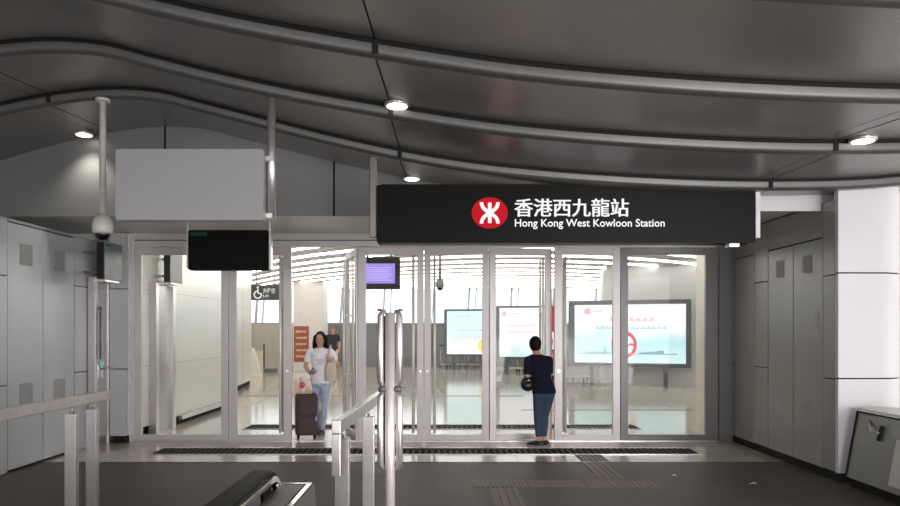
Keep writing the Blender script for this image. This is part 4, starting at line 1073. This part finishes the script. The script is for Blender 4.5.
person('person in dark navy top and blue jeans at the doors, seen from behind', (dxp, dyp, 0), PI, JD, 1.57, SKIN,
       mat('navy_cotton', (24, 25, 42), 0.9, 0, 0.1, 14, 0.1, spec=0.2), mat('dark_denim', (50, 64, 86), 0.8, 0, 0.15, 16, 0.1), mat('black_shoe', (26, 25, 28), 0.5), HAIR, 0.0, 0.8, 1.78, build=0.96, topname='shirt')
t = thing('handbag', 'round black handbag on the arm of the person in jeans', 'bag', (dxp-0.185, dyp-0.05, 0.895), 0.2)
b = new_bm(); ellipsoid(b, (0,0,0), (0.105, 0.055, 0.105), 20, 12); ellipsoid(b, (0,-0.03,-0.02), (0.08, 0.045, 0.07), 16, 10); obj('pouch', b, mat('black_leather', (17, 17, 18), 0.4, 0, 0.1, 20), t)
b = new_bm(); tube(b, [(-0.05, 0, 0.085), (-0.03, 0.03, 0.15), (0.0, 0.06, 0.175), (0.03, 0.03, 0.15), (0.05, 0, 0.085)], 0.009, 8); obj('handle', b, M_BLACK, t)
b = new_bm(); tube(b, [(-0.085, -0.02, 0.045), (0, -0.06, 0.06), (0.085, -0.02, 0.045)], 0.004, 6); obj('zip', b, M_CHROME, t)

# man far inside the hall
my = 25.5; mx_ = PX(333, my)
JM = dict(head=(0, -0.02, 1.68), neck=(0, 0, 1.55), chest=(0, 0, 1.32), pelvis=(0, 0, 0.96),
          shL=(0.19, 0, 1.47), elL=(0.24, 0.03, 1.2), wrL=(0.22, -0.08, 0.95), shR=(-0.19, 0, 1.47), elR=(-0.25, 0.02, 1.2), wrR=(-0.22, -0.1, 0.96),
          hpL=(0.09, 0, 0.93), knL=(0.1, -0.08, 0.5), anL=(0.1, -0.1, 0.09), hpR=(-0.09, 0, 0.93), knR=(-0.09, 0.0, 0.5), anR=(-0.09, 0.12, 0.09))
person('man in dark shirt and cream shorts walking far inside the hall', (mx_, my, 0), math.radians(12), JM, 1.8, mat('skin_ruddy', (202, 140, 108), 0.5),
       mat('dark_teal_cotton', (36, 44, 52), 0.8), mat('cream_cotton', (220, 208, 190), 0.8), mat('brown_shoe', (70, 52, 44), 0.6), mat('sandy_hair', (150, 100, 70), 0.7), 0.0, 0.6, 0.95, voxel=0.012, botname='shorts')

# ---------------------------------------------------------------- light
w = bpy.data.worlds.new('World'); S.world = w; w.use_nodes = True
wn_ = w.node_tree; bg = wn_.nodes['Background']
sk = wn_.nodes.new('ShaderNodeTexCoord'); sp_ = wn_.nodes.new('ShaderNodeSeparateXYZ'); rp = wn_.nodes.new('ShaderNodeValToRGB')
wn_.links.new(sk.outputs['Generated'], sp_.inputs[0]); wn_.links.new(sp_.outputs['Z'], rp.inputs['Fac'])
rp.color_ramp.elements[0].color = (0.95, 0.975, 1.0, 1); rp.color_ramp.elements[1].color = (0.95, 0.98, 1.0, 1)
wn_.links.new(rp.outputs['Color'], bg.inputs['Color']); bg.inputs['Strength'].default_value = 2.3
def area(name, loc, target, sx, sy, e, color=(1,1,1)):
    ld = bpy.data.lights.new(name, 'AREA'); ld.shape = 'RECTANGLE'; ld.size = sx; ld.size_y = sy; ld.energy = e; ld.color = color
    o = bpy.data.objects.new(name, ld); COL.objects.link(o); o.location = loc
    o.rotation_euler = (Vector(target)-Vector(loc)).to_track_quat('-Z', 'Y').to_euler(); return o
area('daylight_behind', (5.5, -3.8, 2.0), (-1.5, 8, 1.5), 6, 3, 330, (1.0, 0.98, 0.985))
area('ceiling_fill_low_right', (4.5, -1.5, 0.5), (2.6, 5.0, 3.4), 3, 2, 340, (1.0, 0.985, 0.975))  # added fill near the floor, aimed up to brighten the right ceiling
area('fill_behind_left', (-2.5, -4.0, 1.3), (-2.5, 10, 1.2), 6, 1.6, 95, (1.0, 0.985, 0.98))  # added weak fill behind the camera, lifts surfaces that face it
# ---------------------------------------------------------------- camera
cd = bpy.data.cameras.new('Camera'); cam = bpy.data.objects.new('Camera', cd); COL.objects.link(cam)
cam.location = (0, 0, EYE); cam.rotation_euler = (PI/2, 0, 0)
cd.sensor_width = 36; cd.sensor_fit = 'HORIZONTAL'; cd.lens = F*36/900
cd.shift_x = (450-CX)/900; cd.shift_y = (CY-253)/900
cd.clip_start = 0.05; cd.clip_end = 200
S.camera = cam
S.view_settings.view_transform = 'Standard'; S.view_settings.look = 'None'; S.view_settings.exposure = 0; S.view_settings.gamma = 1
S.cycles.max_bounces = 8; S.cycles.transparent_max_bounces = 24; S.cycles.use_denoising = True
